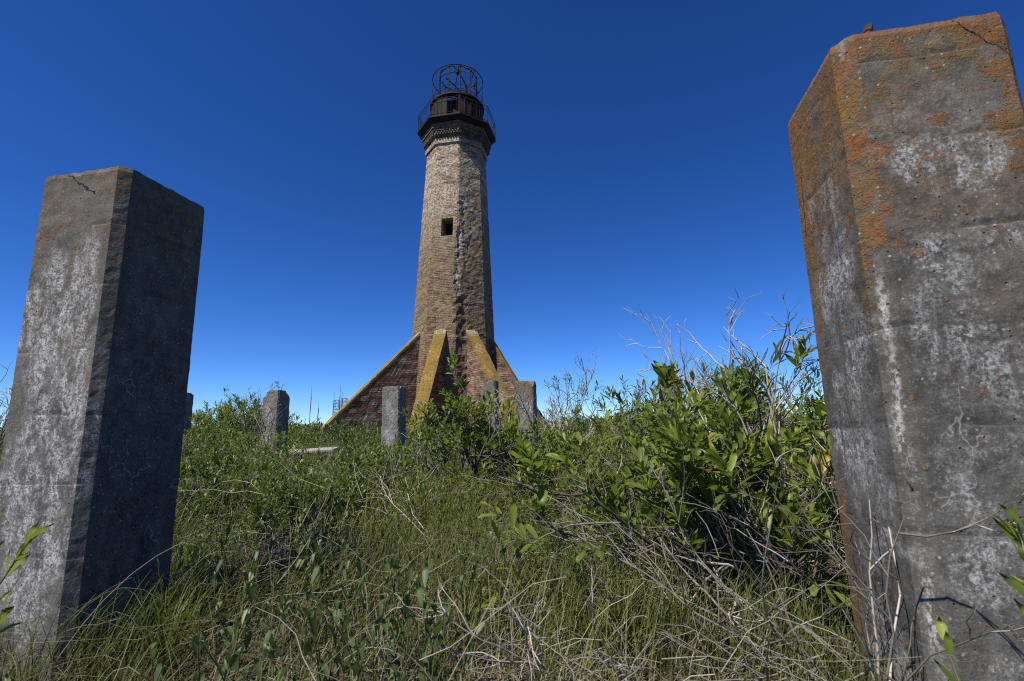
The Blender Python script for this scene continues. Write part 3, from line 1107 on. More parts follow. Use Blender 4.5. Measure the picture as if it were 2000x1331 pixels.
# outer cage
zc0 = zt
zc1 = zat(160, 892)
cage_h = zc1 - zc0
RC = 1.51
b = MB()
b.ring((0, 0, zc1), RC, 0.026, 48)
b.ring((0, 0, zc0 + 0.10), RC, 0.022, 48)
b.ring((0.03, 0, zc0 + 0.62), RC - 0.03, 0.013, 48)
b.ring((0, 0, zc0 + 0.35), RC - 0.02, 0.012, 48)
cg = b.build('lantern_cage', M_RUST, LH)
for i in range(10):
    a = 2 * math.pi * (i + 0.35) / 10
    bb = MB()
    x, y = RC * math.sin(a), -RC * math.cos(a)
    bb.rod([(x, y, zc0 - 0.05), (x * (1 + 0.02 * math.sin(i * 5)), y * (1 + 0.02 * math.sin(i * 3)), (zc0 + zc1) / 2), (x, y, zc1)], 0.016, 5)
    bb.build('bar', M_RUST, cg)
# inner lantern skeleton with broken dome ribs
b = MB()
RI = 1.12
zi = zat(153, 892)
zh = zat(139, 892)
for i in range(10):
    a = 2 * math.pi * (i + 0.1) / 10
    x, y = RI * math.sin(a), -RI * math.cos(a)
    b.rod([(x, y, zc0), (x * (1 + 0.03 * math.sin(i * 4)), y, (zc0 + zi) / 2), (x, y, zi)], 0.036, 6)
    b.rod([(x, y, zi - 0.08), (x * 1.02, y * 1.02, zi + 0.1)], 0.06, 6)
    if i in (3, 6):
        continue
    pts = []
    for q in range(9):
        t_ = q / 8
        rr = RI * math.cos(t_ * math.pi / 2)
        pts.append((rr * math.sin(a), -rr * math.cos(a), zi + (zh - zi) * math.sin(t_ * math.pi / 2)))
    if i in (1, 8):
        pts = pts[:5]
    b.rod(pts, 0.024, 5)
ring_pts = [(RI * math.sin(2 * math.pi * (i + 0.1) / 10), -RI * math.cos(2 * math.pi * (i + 0.1) / 10), zi) for i in range(10)]
b.rod(ring_pts, 0.026, 5, True)
b.rod([(p[0] * 0.98, p[1] * 0.98, zc0 + cage_h * 0.3) for p in ring_pts], 0.015, 5, True)
b.ring((0, 0, zc0 + 0.12), 0.62, 0.02, 24)
b.rod([(0.9, 0.5, zc0 + 0.1), (0.5, 0.1, zi - 0.2), (0.1, -0.1, zh - 0.2)], 0.026, 5)
b.rod([(-0.9, 0.4, zi), (-0.2, 0.2, zc0 + cage_h * 0.6), (0.6, 0.5, zc0 + cage_h * 0.35)], 0.022, 5)
b.rod([(0.2, -0.9, zi + 0.1), (0.5, -0.7, zi + 0.35), (0.7, -0.5, zi + 0.25), (0.8, -0.75, zi - 0.2)], 0.022, 5)
b.rod([(-0.75, -0.8, zc0 + cage_h * 0.78), (0.1, -0.7, zc0 + cage_h * 0.42), (0.95, -0.55, zc0 + 0.05)], 0.035, 6)
b.rod([(-0.3, 0.6, zc0 + 0.1), (0.3, 0.2, zc0 + cage_h * 0.5), (0.75, -0.3, zc0 + cage_h * 0.95)], 0.022, 6)
b.rod([(0.55, -0.6, zc0 + 0.1), (0.85, -0.45, zi), (0.98, -0.5, zi + 0.35)], 0.028, 6)
b.rod([(0.4, -0.2, zh - 0.1), (0.62, -0.5, zi + 0.1), (0.78, -0.6, zc0 + 0.6)], 0.02, 6)
sk = b.build('lantern_skeleton', M_IRON, LH)
b = MB()
b.rod([(0, 0, zh - 0.12), (0, 0, zh + 0.06)], 0.13, 10)
for i in range(9):
    a = i * 0.7
    b.rod([(0.1 * math.cos(a), 0.1 * math.sin(a), zh), (0.24 * math.cos(a), 0.24 * math.sin(a), zh + 0.06 * math.sin(i * 2.1))], 0.016, 4)
b.rod([(0, 0, zh), (0, 0, zat(121, 892))], 0.018, 5)
b.build('finial', M_IRON, sk)

# ------------------------------------------------------------------ far lattice towers and poles
M_STEEL = rust_mat('grey_steel', 6.0, 0.1)


def lattice(px, ytop, depth, wpx, label):
    p = at(px, ytop, depth)
    base = p[2]
    w = wpx / F_PX * depth / 2
    e = empty('lattice_tower', (p[0], p[1], 0), label, 'lattice tower', 'steel lattice towers on the horizon')
    b = MB()
    legs = [(-w, -w), (w, -w), (w, w), (-w, w)]
    for (x, y) in legs:
        b.rod([(x, y, -1), (x, y, base)], w * 0.10, 4)
    b.build('leg', M_STEEL, e)
    b = MB()
    n = 11
    for k in range(n):
        z0, z1 = base * k / n, base * (k + 1) / n
        for i in range(4):
            (x0, y0), (x1, y1) = legs[i], legs[(i + 1) % 4]
            b.rod([(x0, y0, z1), (x1, y1, z1)], w * 0.07, 4)
            b.rod([(x0, y0, z0 if k % 2 else z1), (x1, y1, z1 if k % 2 else z0)], w * 0.05, 4)
    b.build('bracing', M_STEEL, e)


lattice(658, 782, 420, 9, 'left one of two grey steel lattice towers beyond the scrub')
lattice(673, 779, 450, 10, 'right one of two grey steel lattice towers, touching the buttress slope')
for (px, yt, yb, nm) in ((608, 757, 830, 'tall lone thin pole on the horizon right of the broken pillar'),
                         (622, 785, 830, 'short thin pole beside the tall lone one'),
                         (652, 765, 830, 'thin pole just left of the lattice towers'),
                         (664, 755, 830, 'tallest thin pole, between the two lattice towers'),
                         (668, 765, 830, 'thin pole close to the right lattice tower')):
    p = at(px, yt, 300)
    b = MB()
    b.rod([(0, 0, -1), (0, 0, p[2] * 0.45)], 0.20, 5)
    b.rod([(0, 0, p[2] * 0.45), (0.3, 0, p[2] * 0.8)], 0.26, 5)
    b.rod([(0.3, 0, p[2] * 0.8), (0.3, 0, p[2])], 0.10, 5)
    o = b.build('mast', M_STEEL)
    o.location = (p[0], p[1], 0)
    tag(o, nm, 'mast', 'thin masts on the horizon')

# ------------------------------------------------------------------ slab and broken bricks in the grass
p = at(606, 878, 7.2)
b = MB()
b.box((-0.36, -0.2, -0.045), (0.36, 0.2, 0.0))
o = b.build('concrete_slab', concrete_mat('pale_concrete', 0.2, 0.1, (3, 3, 3), 0.1, 1.2, 3.0, 2.6), bevel=0.012)
o.location = (p[0], p[1], p[2])
o.rotation_euler = (R(3), R(-2), R(8))
tag(o, 'pale flat concrete slab lying in the grass left of the lighthouse', 'slab')
b = MB()
b.box((-0.3, -0.16, -p[2] - 0.1), (0.3, 0.16, -0.072))
o2 = b.build('slab_footing', M_CF, o)
t = NT('broken_brick')
t.surf(t.mix(t.sm(t.noise(t.coord(), 30.0, 4), 0.4, 0.6), (0.24, 0.10, 0.06), (0.34, 0.24, 0.18)), 0.95, None, 0.1)
BR = [(500, 900, 6.4, 'left end of the row'), (523, 893, 6.5, 'highest of the heap'), (545, 894, 6.4, 'tilted beside the broken pillar foot'),
      (515, 915, 6.1, 'half sunk below the others'), (535, 968, 4.6, 'lying alone lower in the grass')]
for k, (px, py, d, s_) in enumerate(BR):
    p = at(px, py, d)
    b = MB()
    b.box((-0.11, -0.055, -0.035), (0.11 - 0.05 * (k % 2), 0.055, 0.035))
    o = b.build('broken_brick', t.m, bevel=0.008)
    o.location = tuple(p)
    o.rotation_euler = (0.3 * math.sin(k * 3), 0.5 * math.sin(k * 2.3), k * 1.1)
    tag(o, 'reddish broken brick in the weeds, ' + s_, 'brick', 'broken bricks in the weeds')

#VEG
# ------------------------------------------------------------------ vegetation helpers (numpy)
def vnoise(x, y, s, seed=0):
    x, y = np.asarray(x) * s + seed * 17.3, np.asarray(y) * s + seed * 5.1
    xi, yi = np.floor(x).astype(int), np.floor(y).astype(int)
    fx, fy = x - xi, y - yi
    fx, fy = fx * fx * (3 - 2 * fx), fy * fy * (3 - 2 * fy)

    def hsh(a, b):
        h = np.sin(a * 127.1 + b * 311.7 + seed * 74.7) * 43758.5453
        return h - np.floor(h)
    return (hsh(xi, yi) * (1 - fx) + hsh(xi + 1, yi) * fx) * (1 - fy) + (hsh(xi, yi + 1) * (1 - fx) + hsh(xi + 1, yi + 1) * fx) * fy


def unit(v):
    return v / np.maximum(np.linalg.norm(v, axis=-1, keepdims=True), 1e-9)


class VB:
    """collects triangles and a per-vertex random value"""
    def __init__(s):
        s.V, s.F, s.A, s.n = [], [], [], 0

    def put(s, V, F_, A):
        V = V.reshape(-1, 3)
        s.V.append(V)
        s.F.append(F_ + s.n)
        s.A.append(A.ravel())
        s.n += len(V)

    def blades(s, P, H, Wd, lean, K=3, droop=0.0, rnd=None):
        """ribbons: P (n,3), height, width, lean (n,2) horizontal offset of the tip"""
        n = len(P)
        if n == 0:
            return
        t = np.linspace(0, 1, K + 1)
        side = np.stack([-lean[:, 1], lean[:, 0]], 1)
        side = side + rng.normal(0, 0.02, side.shape) + 1e-4
        side = unit(side)
        L = np.zeros((n, K + 1, 2, 3))
        for k, tt in enumerate(t):
            c = P.copy()
            c[:, :2] += lean * (tt ** 1.7)[..., None] if np.ndim(tt) else lean * tt ** 1.7
            c[:, 2] += H * (tt - droop * tt ** 3)
            w = Wd * (1 - 0.85 * tt ** 1.5) / 2
            L[:, k, 0] = c
            L[:, k, 1] = c
            L[:, k, 0, :2] += side * w[:, None]
            L[:, k, 1, :2] -= side * w[:, None]
        m = (K + 1) * 2
        base = np.arange(n)[:, None, None] * m
        q = []
        for k in range(K):
            a = 2 * k
            q += [[a, a + 1, a + 3], [a, a + 3, a + 2]]
        F_ = (base + np.array(q)[None]).reshape(-1, 3)
        r = rng.random(n) if rnd is None else rnd
        s.put(L, F_, np.repeat(r, m))

    def wires(s, pts, rad, taper=0.35, sides=3, rnd=None):
        """tubes along pts (n,m,3); rad (n,) at the base"""
        n, m, _ = pts.shape
        if n == 0:
            return
        T = np.zeros_like(pts)
        T[:, 1:-1] = pts[:, 2:] - pts[:, :-2]
        T[:, 0] = pts[:, 1] - pts[:, 0]
        T[:, -1] = pts[:, -1] - pts[:, -2]
        T = unit(T)
        ref = np.where(np.abs(T[..., 2:3]) > 0.9, np.array([1., 0, 0]), np.array([0, 0, 1.]))
        u = unit(np.cross(T, ref))
        w = np.cross(T, u)
        r = rad[:, None] * np.linspace(1, taper, m)[None]
        V = np.zeros((n, m, sides, 3))
        for k in range(sides):
            a = 2 * math.pi * k / sides
            V[:, :, k] = pts + r[..., None] * (math.cos(a) * u + math.sin(a) * w)
        q = []
        for i in range(m - 1):
            for k in range(sides):
                k2 = (k + 1) % sides
                a, b_, c, d = i * sides + k, i * sides + k2, (i + 1) * sides + k2, (i + 1) * sides + k
                q += [[a, b_, c], [a, c, d]]
        F_ = (np.arange(n)[:, None, None] * (m * sides) + np.array(q)[None]).reshape(-1, 3)
        rr = rng.random(n) if rnd is None else rnd
        s.put(V, F_, np.repeat(rr, m * sides))

    def leaves(s, P, D, L, Wd, rnd=None, fine=True, curl=0.25):
        """folded lance-shaped leaves from P along D"""
        n = len(P)
        if n == 0:
            return
        D = unit(D)
        up = np.array([0, 0, 1.]) + rng.normal(0, 0.25, (n, 3))
        S = unit(np.cross(D, up))
        N = np.cross(S, D)
        cv = curl * rng.normal(0.9, 0.8, n)
        ts, ws = ([0.0, 0.30, 0.62, 1.0], [0.10, 0.82, 1.0, 0.0]) if fine else ([0.0, 0.5, 1.0], [0.05, 1.0, 0.0])
        V = []
        for t_, w_ in zip(ts, ws):
            c = P + D * (L * t_)[:, None] - N * (L * cv * t_ ** 2)[:, None]
            sd_ = S * (Wd * w_ * 0.5)[:, None]
            lift = N * (Wd * w_ * 0.16)[:, None]
            V += [c + sd_ + lift, c, c - sd_ + lift]
        V = np.stack(V, 1)
        m = V.shape[1]
        q = []
        for i in range(len(ts) - 1):
            a = i * 3
            q += [[a, a + 1, a + 4], [a, a + 4, a + 3], [a + 1, a + 2, a + 5], [a + 1, a + 5, a + 4]]
        F_ = (np.arange(n)[:, None, None] * m + np.array(q)[None]).reshape(-1, 3)
        rr = rng.random(n) if rnd is None else rnd
        s.put(V, F_, np.repeat(rr, m))

    def build(s, name, mat, parent=None, org=(0, 0, 0), smooth=False):
        V = np.concatenate(s.V) - np.asarray(org)
        return mesh_obj(name, V, np.concatenate(s.F), mat, parent, {'rnd': np.concatenate(s.A)}, smooth)


def seed(label, k=0):
    global rng
    rng = np.random.default_rng(zlib.crc32(label.encode()) + k)


def curves(P0, D0, L, m=6, wob=0.25, trop=0.12, grav=0.0):
    n = len(P0)
    pts = np.zeros((n, m, 3))
    pts[:, 0] = P0
    D = unit(D0.astype(float))
    for i in range(1, m):
        D = unit(D + rng.normal(0, wob, (n, 3)) + np.array([0, 0, trop - grav]))
        pts[:, i] = pts[:, i - 1] + D * (L / (m - 1))[:, None]
    return pts


def along(pts, t):
    n, m, _ = pts.shape
    x = np.clip(t, 0, 0.9999) * (m - 1)
    i = x.astype(int)
    f = (x - i)[:, None]
    k = np.arange(n)
    p = pts[k, i] * (1 - f) + pts[k, i + 1] * f
    d = unit(pts[k, i + 1] - pts[k, i])
    return p, d


def kids(pts, L, k, tmin=0.3, ang=0.7, ratio=(0.4, 0.7), m=6, wob=0.25, trop=0.12):
    n = len(pts)
    idx = np.repeat(np.arange(n), k)
    t = tmin + (1 - tmin) * rng.random(len(idx))
    p, d = along(pts[idx], t)
    rnd_ = unit(rng.normal(0, 1, (len(idx), 3)))
    perp = unit(np.cross(d, rnd_))
    a = ang * (0.6 + 0.8 * rng.random(len(idx)))
    D = d * np.cos(a)[:, None] + perp * np.sin(a)[:, None]
    l = L[idx] * (ratio[0] + (ratio[1] - ratio[0]) * rng.random(len(idx))) * (1.15 - 0.5 * t)
    return curves(p, D, l, m, wob, trop), l


def leafy(pts, q, t0=0.35, a0=0.55, a1=1.15):
    n = len(pts)
    idx = np.repeat(np.arange(n), q)
    t = np.tile(np.linspace(t0, 1.0, q), n) + rng.normal(0, 0.03, n * q)
    p, d = along(pts[idx], t)
    ph = np.tile(np.arange(q) * 2.4, n) + np.repeat(rng.random(n) * 6.28, q)
    u = unit(np.cross(d, np.array([0.3, 0.2, 1.0])))
    w = np.cross(d, u)
    a = a1 + (a0 - a1) * np.clip(t, 0, 1) + rng.normal(0, 0.15, n * q)
    D = d * np.cos(a)[:, None] + (u * np.cos(ph)[:, None] + w * np.sin(ph)[:, None]) * np.sin(a)[:, None]
    D[:, 2] += 0.15
    return p, D, t


def shrub(name, label, cat, base, H, spread, nst=7, k1=4, k2=3, q=9, leaf=0.07, lean=(0, 0), mat=None, bark=None, dead=0.2, deadH=0.0,
          r0=0.010, wob=0.2, fine=True, group=None, leafw=0.25, upright=1.0, bare_low=0.35, rz0=0.05, bark_sides=4):
    """a many-stemmed shrub: dark stems, twigs, leaf whorls at the twig ends, some bleached dead twigs"""
    base = np.asarray(base, float)
    seed(label)
    e = empty(name, base, label, cat, group)
    n0 = nst
    a = rng.random(n0) * 6.283
    rr = np.sqrt(rng.random(n0))
    P0 = base + np.stack([np.cos(a) * rr * rz0, np.sin(a) * rr * rz0, np.full(n0, -0.03)], 1)
    D0 = np.stack([np.cos(a) * rr * spread + lean[0], np.sin(a) * rr * spread + lean[1], np.full(n0, H * upright)], 1)
    L0 = np.linalg.norm(D0, axis=1) * (0.62 + 0.25 * rng.random(n0))
    c0 = curves(P0, D0, L0, 8, wob, 0.06)
    c1, L1 = kids(c0, L0, k1, bare_low, 0.75, (0.35, 0.65), 6, wob * 1.2, 0.16)
    c2, L2 = kids(c1, L1, k2, 0.3, 0.7, (0.45, 0.8), 5, wob, 0.2)
    f_ = H / (np.percentile(c2[..., 2], 98.5) - base[2])
    for c_ in (c0, c1, c2):
        c_[..., 2] = base[2] + (c_[..., 2] - base[2]) * f_
    wb = VB()
    wb.wires(c0, np.full(n0, r0) * (0.7 + 0.6 * rng.random(n0)), 0.4, bark_sides + 1, 0.5 * rng.random(n0))
    wb.wires(c1, np.full(len(c1), r0 * 0.42), 0.45, bark_sides, 0.75 * rng.random(len(c1)))
    nd = int(len(c2) * dead)
    if q:
        wb.wires(c2[nd:], np.full(len(c2) - nd, r0 * 0.20), 0.5, 3, 0.7 * rng.random(len(c2) - nd))
    if nd:
        wb.wires(c2[:nd], np.full(nd, r0 * 0.22), 0.4, 3, 0.75 + 0.25 * rng.random(nd))
        d3, _ = kids(c2[:nd], L2[:nd], 2, 0.3, 0.6, (0.4, 0.8), 5, wob * 1.3, 0.05)
        wb.wires(d3, np.full(len(d3), r0 * 0.13), 0.4, 3, 0.75 + 0.25 * rng.random(len(d3)))
    wb.build('branches', bark or M_BARK, e, base)
    if q:
        tips = np.concatenate([c2[nd:]])
        fb = VB()
        p, D, t = leafy(tips, q)
        n = len(p)
        L = leaf * (0.38 + 0.9 * rng.random(n)) * (1.1 - 0.25 * np.clip(t, 0, 1))
        plant = np.repeat(rng.random(len(tips)), q)
        fb.leaves(p, D, L, L * leafw * (0.8 + 0.4 * rng.random(n)), np.clip(0.55 * rng.random(n) + 0.45 * plant, 0, 1), fine, 0.22)
        fb.build('foliage', mat or M_LEAF, e, base)
    return e


def bare(name, label, cat, base, dirv, L, nst=5, k1=4, k2=3, r0=0.006, spread=0.35, wob=0.16, trop=0.06, mat=None, group=None, k3=0, z0=0.0):
    """a leafless bush or fallen branch as one mesh"""
    base = np.asarray(base, float)
    seed(label)
    dirv = unit(np.asarray(dirv, float))
    P0 = base + rng.normal(0, 0.03, (nst, 3)) * np.array([1, 1, 0.2])
    D0 = dirv + rng.normal(0, spread, (nst, 3))
    L0 = L * (0.65 + 0.4 * rng.random(nst))
    c0 = curves(P0, D0, L0, 8, wob, trop)
    c1, L1 = kids(c0, L0, k1, 0.25, 0.6, (0.35, 0.6), 6, wob * 1.3, trop * 1.2)
    c2, L2 = kids(c1, L1, k2, 0.25, 0.6, (0.4, 0.75), 5, wob * 1.4, trop * 1.2)
    b_ = VB()
    r = np.full(nst, r0)
    b_.wires(c0, r, 0.4, 5)
    b_.wires(c1, np.full(len(c1), r0 * 0.6), 0.4, 4)
    b_.wires(c2, np.full(len(c2), r0 * 0.42), 0.4, 3)
    if k3:
        c3, _ = kids(c2, L2, k3, 0.3, 0.6, (0.4, 0.8), 4, wob * 1.4, trop)
        b_.wires(c3, np.full(len(c3), r0 * 0.30), 0.4, 3)
    o = b_.build(name, mat or M_DEAD, None, base)
    o.location = tuple(base)
    return tag(o, label, cat, group)


def clear(x, y, m=0.02):
    """False inside the footprint of a pillar"""
    ok = np.ones(len(x), bool)
    c, s = math.cos(-PANG), math.sin(-PANG)
    for (px, py, h) in PILLARS:
        dx, dy = x - px, y - py
        u, v = dx * c - dy * s, dx * s + dy * c
        ok &= ~((np.abs(u) < h + m) & (np.abs(v) < h + m))
    # the camera's own spot and the tower
    ok &= np.hypot(x, y) > 0.55
    ok &= np.hypot(x - TX, y - TY) > 2.5
    # trampled gaps around the rubble and the slab
    for (gx, gy, gr) in ((-3.05, 5.9, 0.42), (-2.75, 5.3, 0.35), (-2.8, 6.75, 0.48), (-2.2, 4.3, 0.25)):
        ok &= np.hypot(x - gx, y - gy) > gr
    return ok


def scatter(d0, d1, n, wide=1.3, pad=0.5):
    """n points in the wedge the camera looks into, uniform per area"""
    u = rng.random(n)
    d = np.sqrt(d0 * d0 + (d1 * d1 - d0 * d0) * u)
    x = (rng.random(n) * 2 - 1) * (wide * d + pad)
    k = clear(x, d)
    x, d = x[k], d[k]
    z = np.where(np.hypot(x, d - 10) < 30, terr(x, d), 0.0)
    return np.stack([x, d, z], 1)


# ------------------------------------------------------------------ grasses (stuff)
def grass_fields():
    g, dry = VB(), VB()
    for (d0, d1, n, H, Wd, K, kind) in (
            (0.42, 2.6, 36000, 0.30, 0.0032, 4, 'g'), (0.42, 2.6, 24000, 0.22, 0.0024, 4, 'd'),
            (2.4, 6.5, 64000, 0.44, 0.0050, 3, 'g'), (2.4, 6.5, 70000, 0.37, 0.0042, 3, 'd'),
            (6, 17, 52000, 0.40, 0.011, 3, 'g'), (6, 17, 36000, 0.38, 0.009, 3, 'd'),
            (16, 45, 42000, 0.55, 0.03, 2, 'g'), (16, 45, 18000, 0.55, 0.025, 2, 'd'),
            (40, 130, 26000, 0.9, 0.10, 2, 'g'), (40, 130, 8000, 0.9, 0.08, 2, 'd')):
        P = scatter(d0, d1, n)
        x, y = P[:, 0], P[:, 1]
        f = 0.55 * vnoise(x, y, 1.1, 1) + 0.45 * vnoise(x, y, 3.3, 2)
        keep = rng.random(len(P)) < np.clip((f - 0.30) * 3.2, 0.06, 1) if kind == 'g' else rng.random(len(P)) < np.clip((0.72 - f) * 3.0, 0.12, 1)
        P = P[keep]
        n = len(P)
        h = H * (0.45 + 0.75 * rng.random(n)) * (0.7 + 0.6 * vnoise(P[:, 0], P[:, 1], 0.8, 5))
        h *= np.clip((P[:, 1] - 0.1) / 1.2, 0.5, 1)
        a = rng.random(n) * 6.283
        wind = np.array([0.22, 0.05])
        if kind == 'g':
            ln = np.stack([np.cos(a), np.sin(a)], 1) * (h * (0.15 + 0.45 * rng.random(n)))[:, None] + wind * h[:, None]
            g.blades(P, h, Wd * (0.7 + 0.6 * rng.random(n)), ln, K, 0.15, np.clip(0.5 * rng.random(n) + 0.5 * vnoise(P[:, 0], P[:, 1], 0.9, 8), 0, 1))
        else:
            ln = np.stack([np.cos(a), np.sin(a)], 1) * (h * (0.3 + 1.2 * rng.random(n) ** 2))[:, None] + wind * h[:, None]
            P[:, 2] += 0.04 * rng.random(n)
            dry.blades(P, h * (0.3 + 0.7 * rng.random(n)), 0.8 * Wd * (0.6 + 0.6 * rng.random(n)), ln, K, 0.35 * rng.random(n))
    # tussocks: broader blades fanning out of a common foot
    for (d0, d1, n, nb, H, Wd) in ((0.7, 2.4, 34, 70, 0.34, 0.0042), (2.3, 6.5, 190, 46, 0.42, 0.0065), (6, 14, 200, 34, 0.5, 0.012)):
        C0 = scatter(d0, d1, n, 1.1)
        f = vnoise(C0[:, 0], C0[:, 1], 0.8, 31)
        for kind, vb in ((0, g), (1, dry)):
            C1 = C0[(f > 0.36) if kind == 0 else (f < (0.24 if d0 < 2 else 0.46))]
            idx = np.repeat(np.arange(len(C1)), nb)
            m = len(idx)
            a = rng.random(m) * 6.283
            P = C1[idx] + np.stack([np.cos(a), np.sin(a), np.zeros(m)], 1) * (0.035 * rng.random(m))[:, None]
            h = H * (0.5 + 0.6 * rng.random(m)) * (0.7 + 0.5 * rng.random(len(C1)))[idx] * (1.0 if kind == 0 else 0.8)
            ln = np.stack([np.cos(a) + 0.3, np.sin(a)], 1) * (h * (0.2 + 0.8 * rng.random(m) ** 1.5))[:, None]
            vb.blades(P, h, Wd * (0.6 + 0.7 * rng.random(m)), ln, 5, 0.35 + 0.3 * kind, np.clip(0.35 + 0.4 * rng.random(len(C1))[idx] + 0.3 * rng.random(m), 0, 1))
    # matted, wiry thatch lying through the near grass
    for (d0, d1, n, r, L) in ((0.45, 2.6, 5200, 0.0011, 0.26), (2.4, 6.5, 11000, 0.0019, 0.38), (6, 12, 5000, 0.0036, 0.5)):
        P = scatter(d0, d1, n)
        P[:, 2] += 0.015 + (0.19 if d0 < 2 else 0.34) * rng.random(len(P)) ** 1.4
        n = len(P)
        a = rng.random(n) * 6.283
        D = np.stack([np.cos(a), np.sin(a), rng.normal(0.12, 0.3, n)], 1)
        c = curves(P, D, L * (0.4 + 0.9 * rng.random(n)), 6, 0.22, 0, 0.03)
        c[..., 2] = np.maximum(c[..., 2], 0.005)
        dry.wires(c, np.full(n, r) * (0.6 + 0.7 * rng.random(n)), 0.5, 3, 0.35 + 0.65 * rng.random(n))
    tag(g.build('green_grass', M_GRASS), kind='stuff', label='rough green grass growing all over the site', cat='grass')
    tag(dry.build('dry_grass', M_DRY), kind='stuff', label='tangle of dry tan grass and thatch between the shrubs', cat='dry grass')


def weeds():
    """leafy ground cover: upright stems with paired oblong leaves"""
    fo, st = VB(), VB()
    for (d0, d1, n, H, leaf, q, fine) in ((1.5, 3.2, 220, 0.24, 0.040, 9, True), (2.8, 7, 4200, 0.36, 0.060, 12, False), (6.5, 15, 6500, 0.50, 0.085, 11, False),
                                          (14, 30, 5200, 0.72, 0.17, 8, False), (28, 70, 5200, 1.0, 0.36, 7, False)):
        P = scatter(d0, d1, n * 2)
        f = vnoise(P[:, 0], P[:, 1], 0.75, 11)
        left = np.clip(-P[:, 0] / P[:, 1] * 1.0 + 0.05, -0.15, 0.22)
        P = P[rng.random(len(P)) < np.clip((f + left - 0.36) * 3.5, 0.05, 1)]
        n = len(P)
        h = H * (0.45 + 0.7 * rng.random(n)) * (0.55 + 0.95 * vnoise(P[:, 0], P[:, 1], 1.1 if d0 < 10 else 0.4, 41))
        D = np.stack([rng.normal(0.05, 0.22, n), rng.normal(0, 0.22, n), np.ones(n)], 1)
        c = curves(P, D, h, 5, 0.12, 0.1)
        st.wires(c, np.full(n, max(0.0016, 0.0004 * d0)), 0.6, 3)
        p, D, t = leafy(c, q, 0.3, 0.35, 0.9)
        m = len(p)
        L = leaf * (0.6 + 0.7 * rng.random(m))
        fo.leaves(p, D, L, L * 0.26, np.clip(0.5 * rng.random(m) + 0.5 * np.repeat(rng.random(n), q), 0, 1), fine, 0.12)
    for (d0, d1, n, H, leaf, q) in ((2.2, 4.2, 520, 0.36, 0.050, 13), (4, 8, 1500, 0.44, 0.066, 13)):
        P = scatter(d0, d1, n * 2)
        f = vnoise(P[:, 0], P[:, 1], 0.9, 51)
        P = P[(f > 0.40) & (P[:, 0] < -0.10 * P[:, 1])]
        n = len(P)
        h = H * (0.5 + 0.6 * rng.random(n)) * (0.5 + 0.9 * vnoise(P[:, 0], P[:, 1], 1.6, 52))
        D = np.stack([rng.normal(0.05, 0.25, n), rng.normal(0, 0.25, n), np.ones(n)], 1)
        c = curves(P, D, h, 5, 0.14, 0.1)
        st.wires(c, np.full(n, 0.0022), 0.6, 3)
        p, D, t = leafy(c, q, 0.25, 0.4, 1.0)
        L = leaf * (0.5 + 0.8 * rng.random(len(p)))
        fo.leaves(p, D, L, L * 0.27, np.clip(0.5 * rng.random(len(p)) + 0.5 * np.repeat(rng.random(n), q), 0, 1), True, 0.15)
    o = tag(fo.build('ground_cover', M_LEAF2), kind='stuff', label='leafy green ground cover spreading over the marsh', cat='ground cover')
    st.build('stems', M_STEM, o)


grass_fields()
weeds()


# far scrub that reads as one mass along the horizon
def far_scrub():
    fo = VB()
    for (d0, d1, n, H, rad, leaf, q) in ((30, 60, 300, 1.3, 1.0, 0.30, 190), (60, 140, 420, 1.9, 2.0, 0.6, 130), (140, 420, 620, 3.6, 5.0, 1.6, 80)):
        P = scatter(d0, d1, n, 1.35, 2)
        n = len(P)
        hh = H * (0.55 + 0.75 * rng.random(n)) * (0.7 + 0.6 * vnoise(P[:, 0], P[:, 1], 3.0 / d1, 21))
        idx = np.repeat(np.arange(n), q)
        m = len(idx)
        v = unit(rng.normal(0, 1, (m, 3)))
        v *= (0.55 + 0.45 * rng.random(m))[:, None]
        c = P[idx] + v * np.stack([np.full(m, rad), np.full(m, rad), hh[idx] * 0.62], 1)
        c[:, 2] += hh[idx] * 0.38
        k = c[:, 2] > 0
        c, v, idx = c[k], v[k], idx[k]
        m = len(c)
        D = v + rng.normal(0, 0.5, (m, 3)) + np.array([0, 0, 0.5])
        L = leaf * (0.6 + 0.8 * rng.random(m))
        fo.leaves(c, D, L, L * 0.42, np.clip(0.6 * rng.random(m) + 0.4 * rng.random(n)[idx], 0, 1), False, 0.1)
    tag(fo.build('distant_scrub', M_LEAF3), kind='stuff', label='low grey green scrub along the flat horizon', cat='scrub')


far_scrub()


# ------------------------------------------------------------------ shrubs
def gp(px, depth, z=0.0):
    r = ray(px, 840)
    return np.array([r[0] / r[1] * depth, depth, z])


def ht(px, py, d):
    return float(at(px, py, d)[2])


GS = 'leafy shrubs around the pillars'
# the big bush before the right pillar
shrub('shrub', 'large glossy green shrub with tangled grey stems, touching the near right pillar', 'shrub', gp(1530, 1.9), ht(1480, 708, 1.9), 0.60, 15, 4, 3, 10, 0.090, (-0.16, 0.0),
      r0=0.0085, dead=0.26, group=GS, wob=0.2, bare_low=0.38, rz0=0.16)
shrub('shrub', 'glossy green shrub with long leaves standing behind the largest shrub', 'shrub', gp(1430, 2.5), ht(1420, 722, 2.5), 0.48, 9, 4, 3, 9, 0.098, (0.0, 0.0),
      r0=0.008, dead=0.25, group=GS, rz0=0.14)
shrub('shrub', 'thin leafed shrub against the sky just left of the near right pillar', 'shrub', gp(1555, 3.6), ht(1560, 735, 3.6), 0.55, 11, 5, 3, 8, 0.075, (0.05, 0),
      r0=0.008, dead=0.3, group=GS, rz0=0.2)
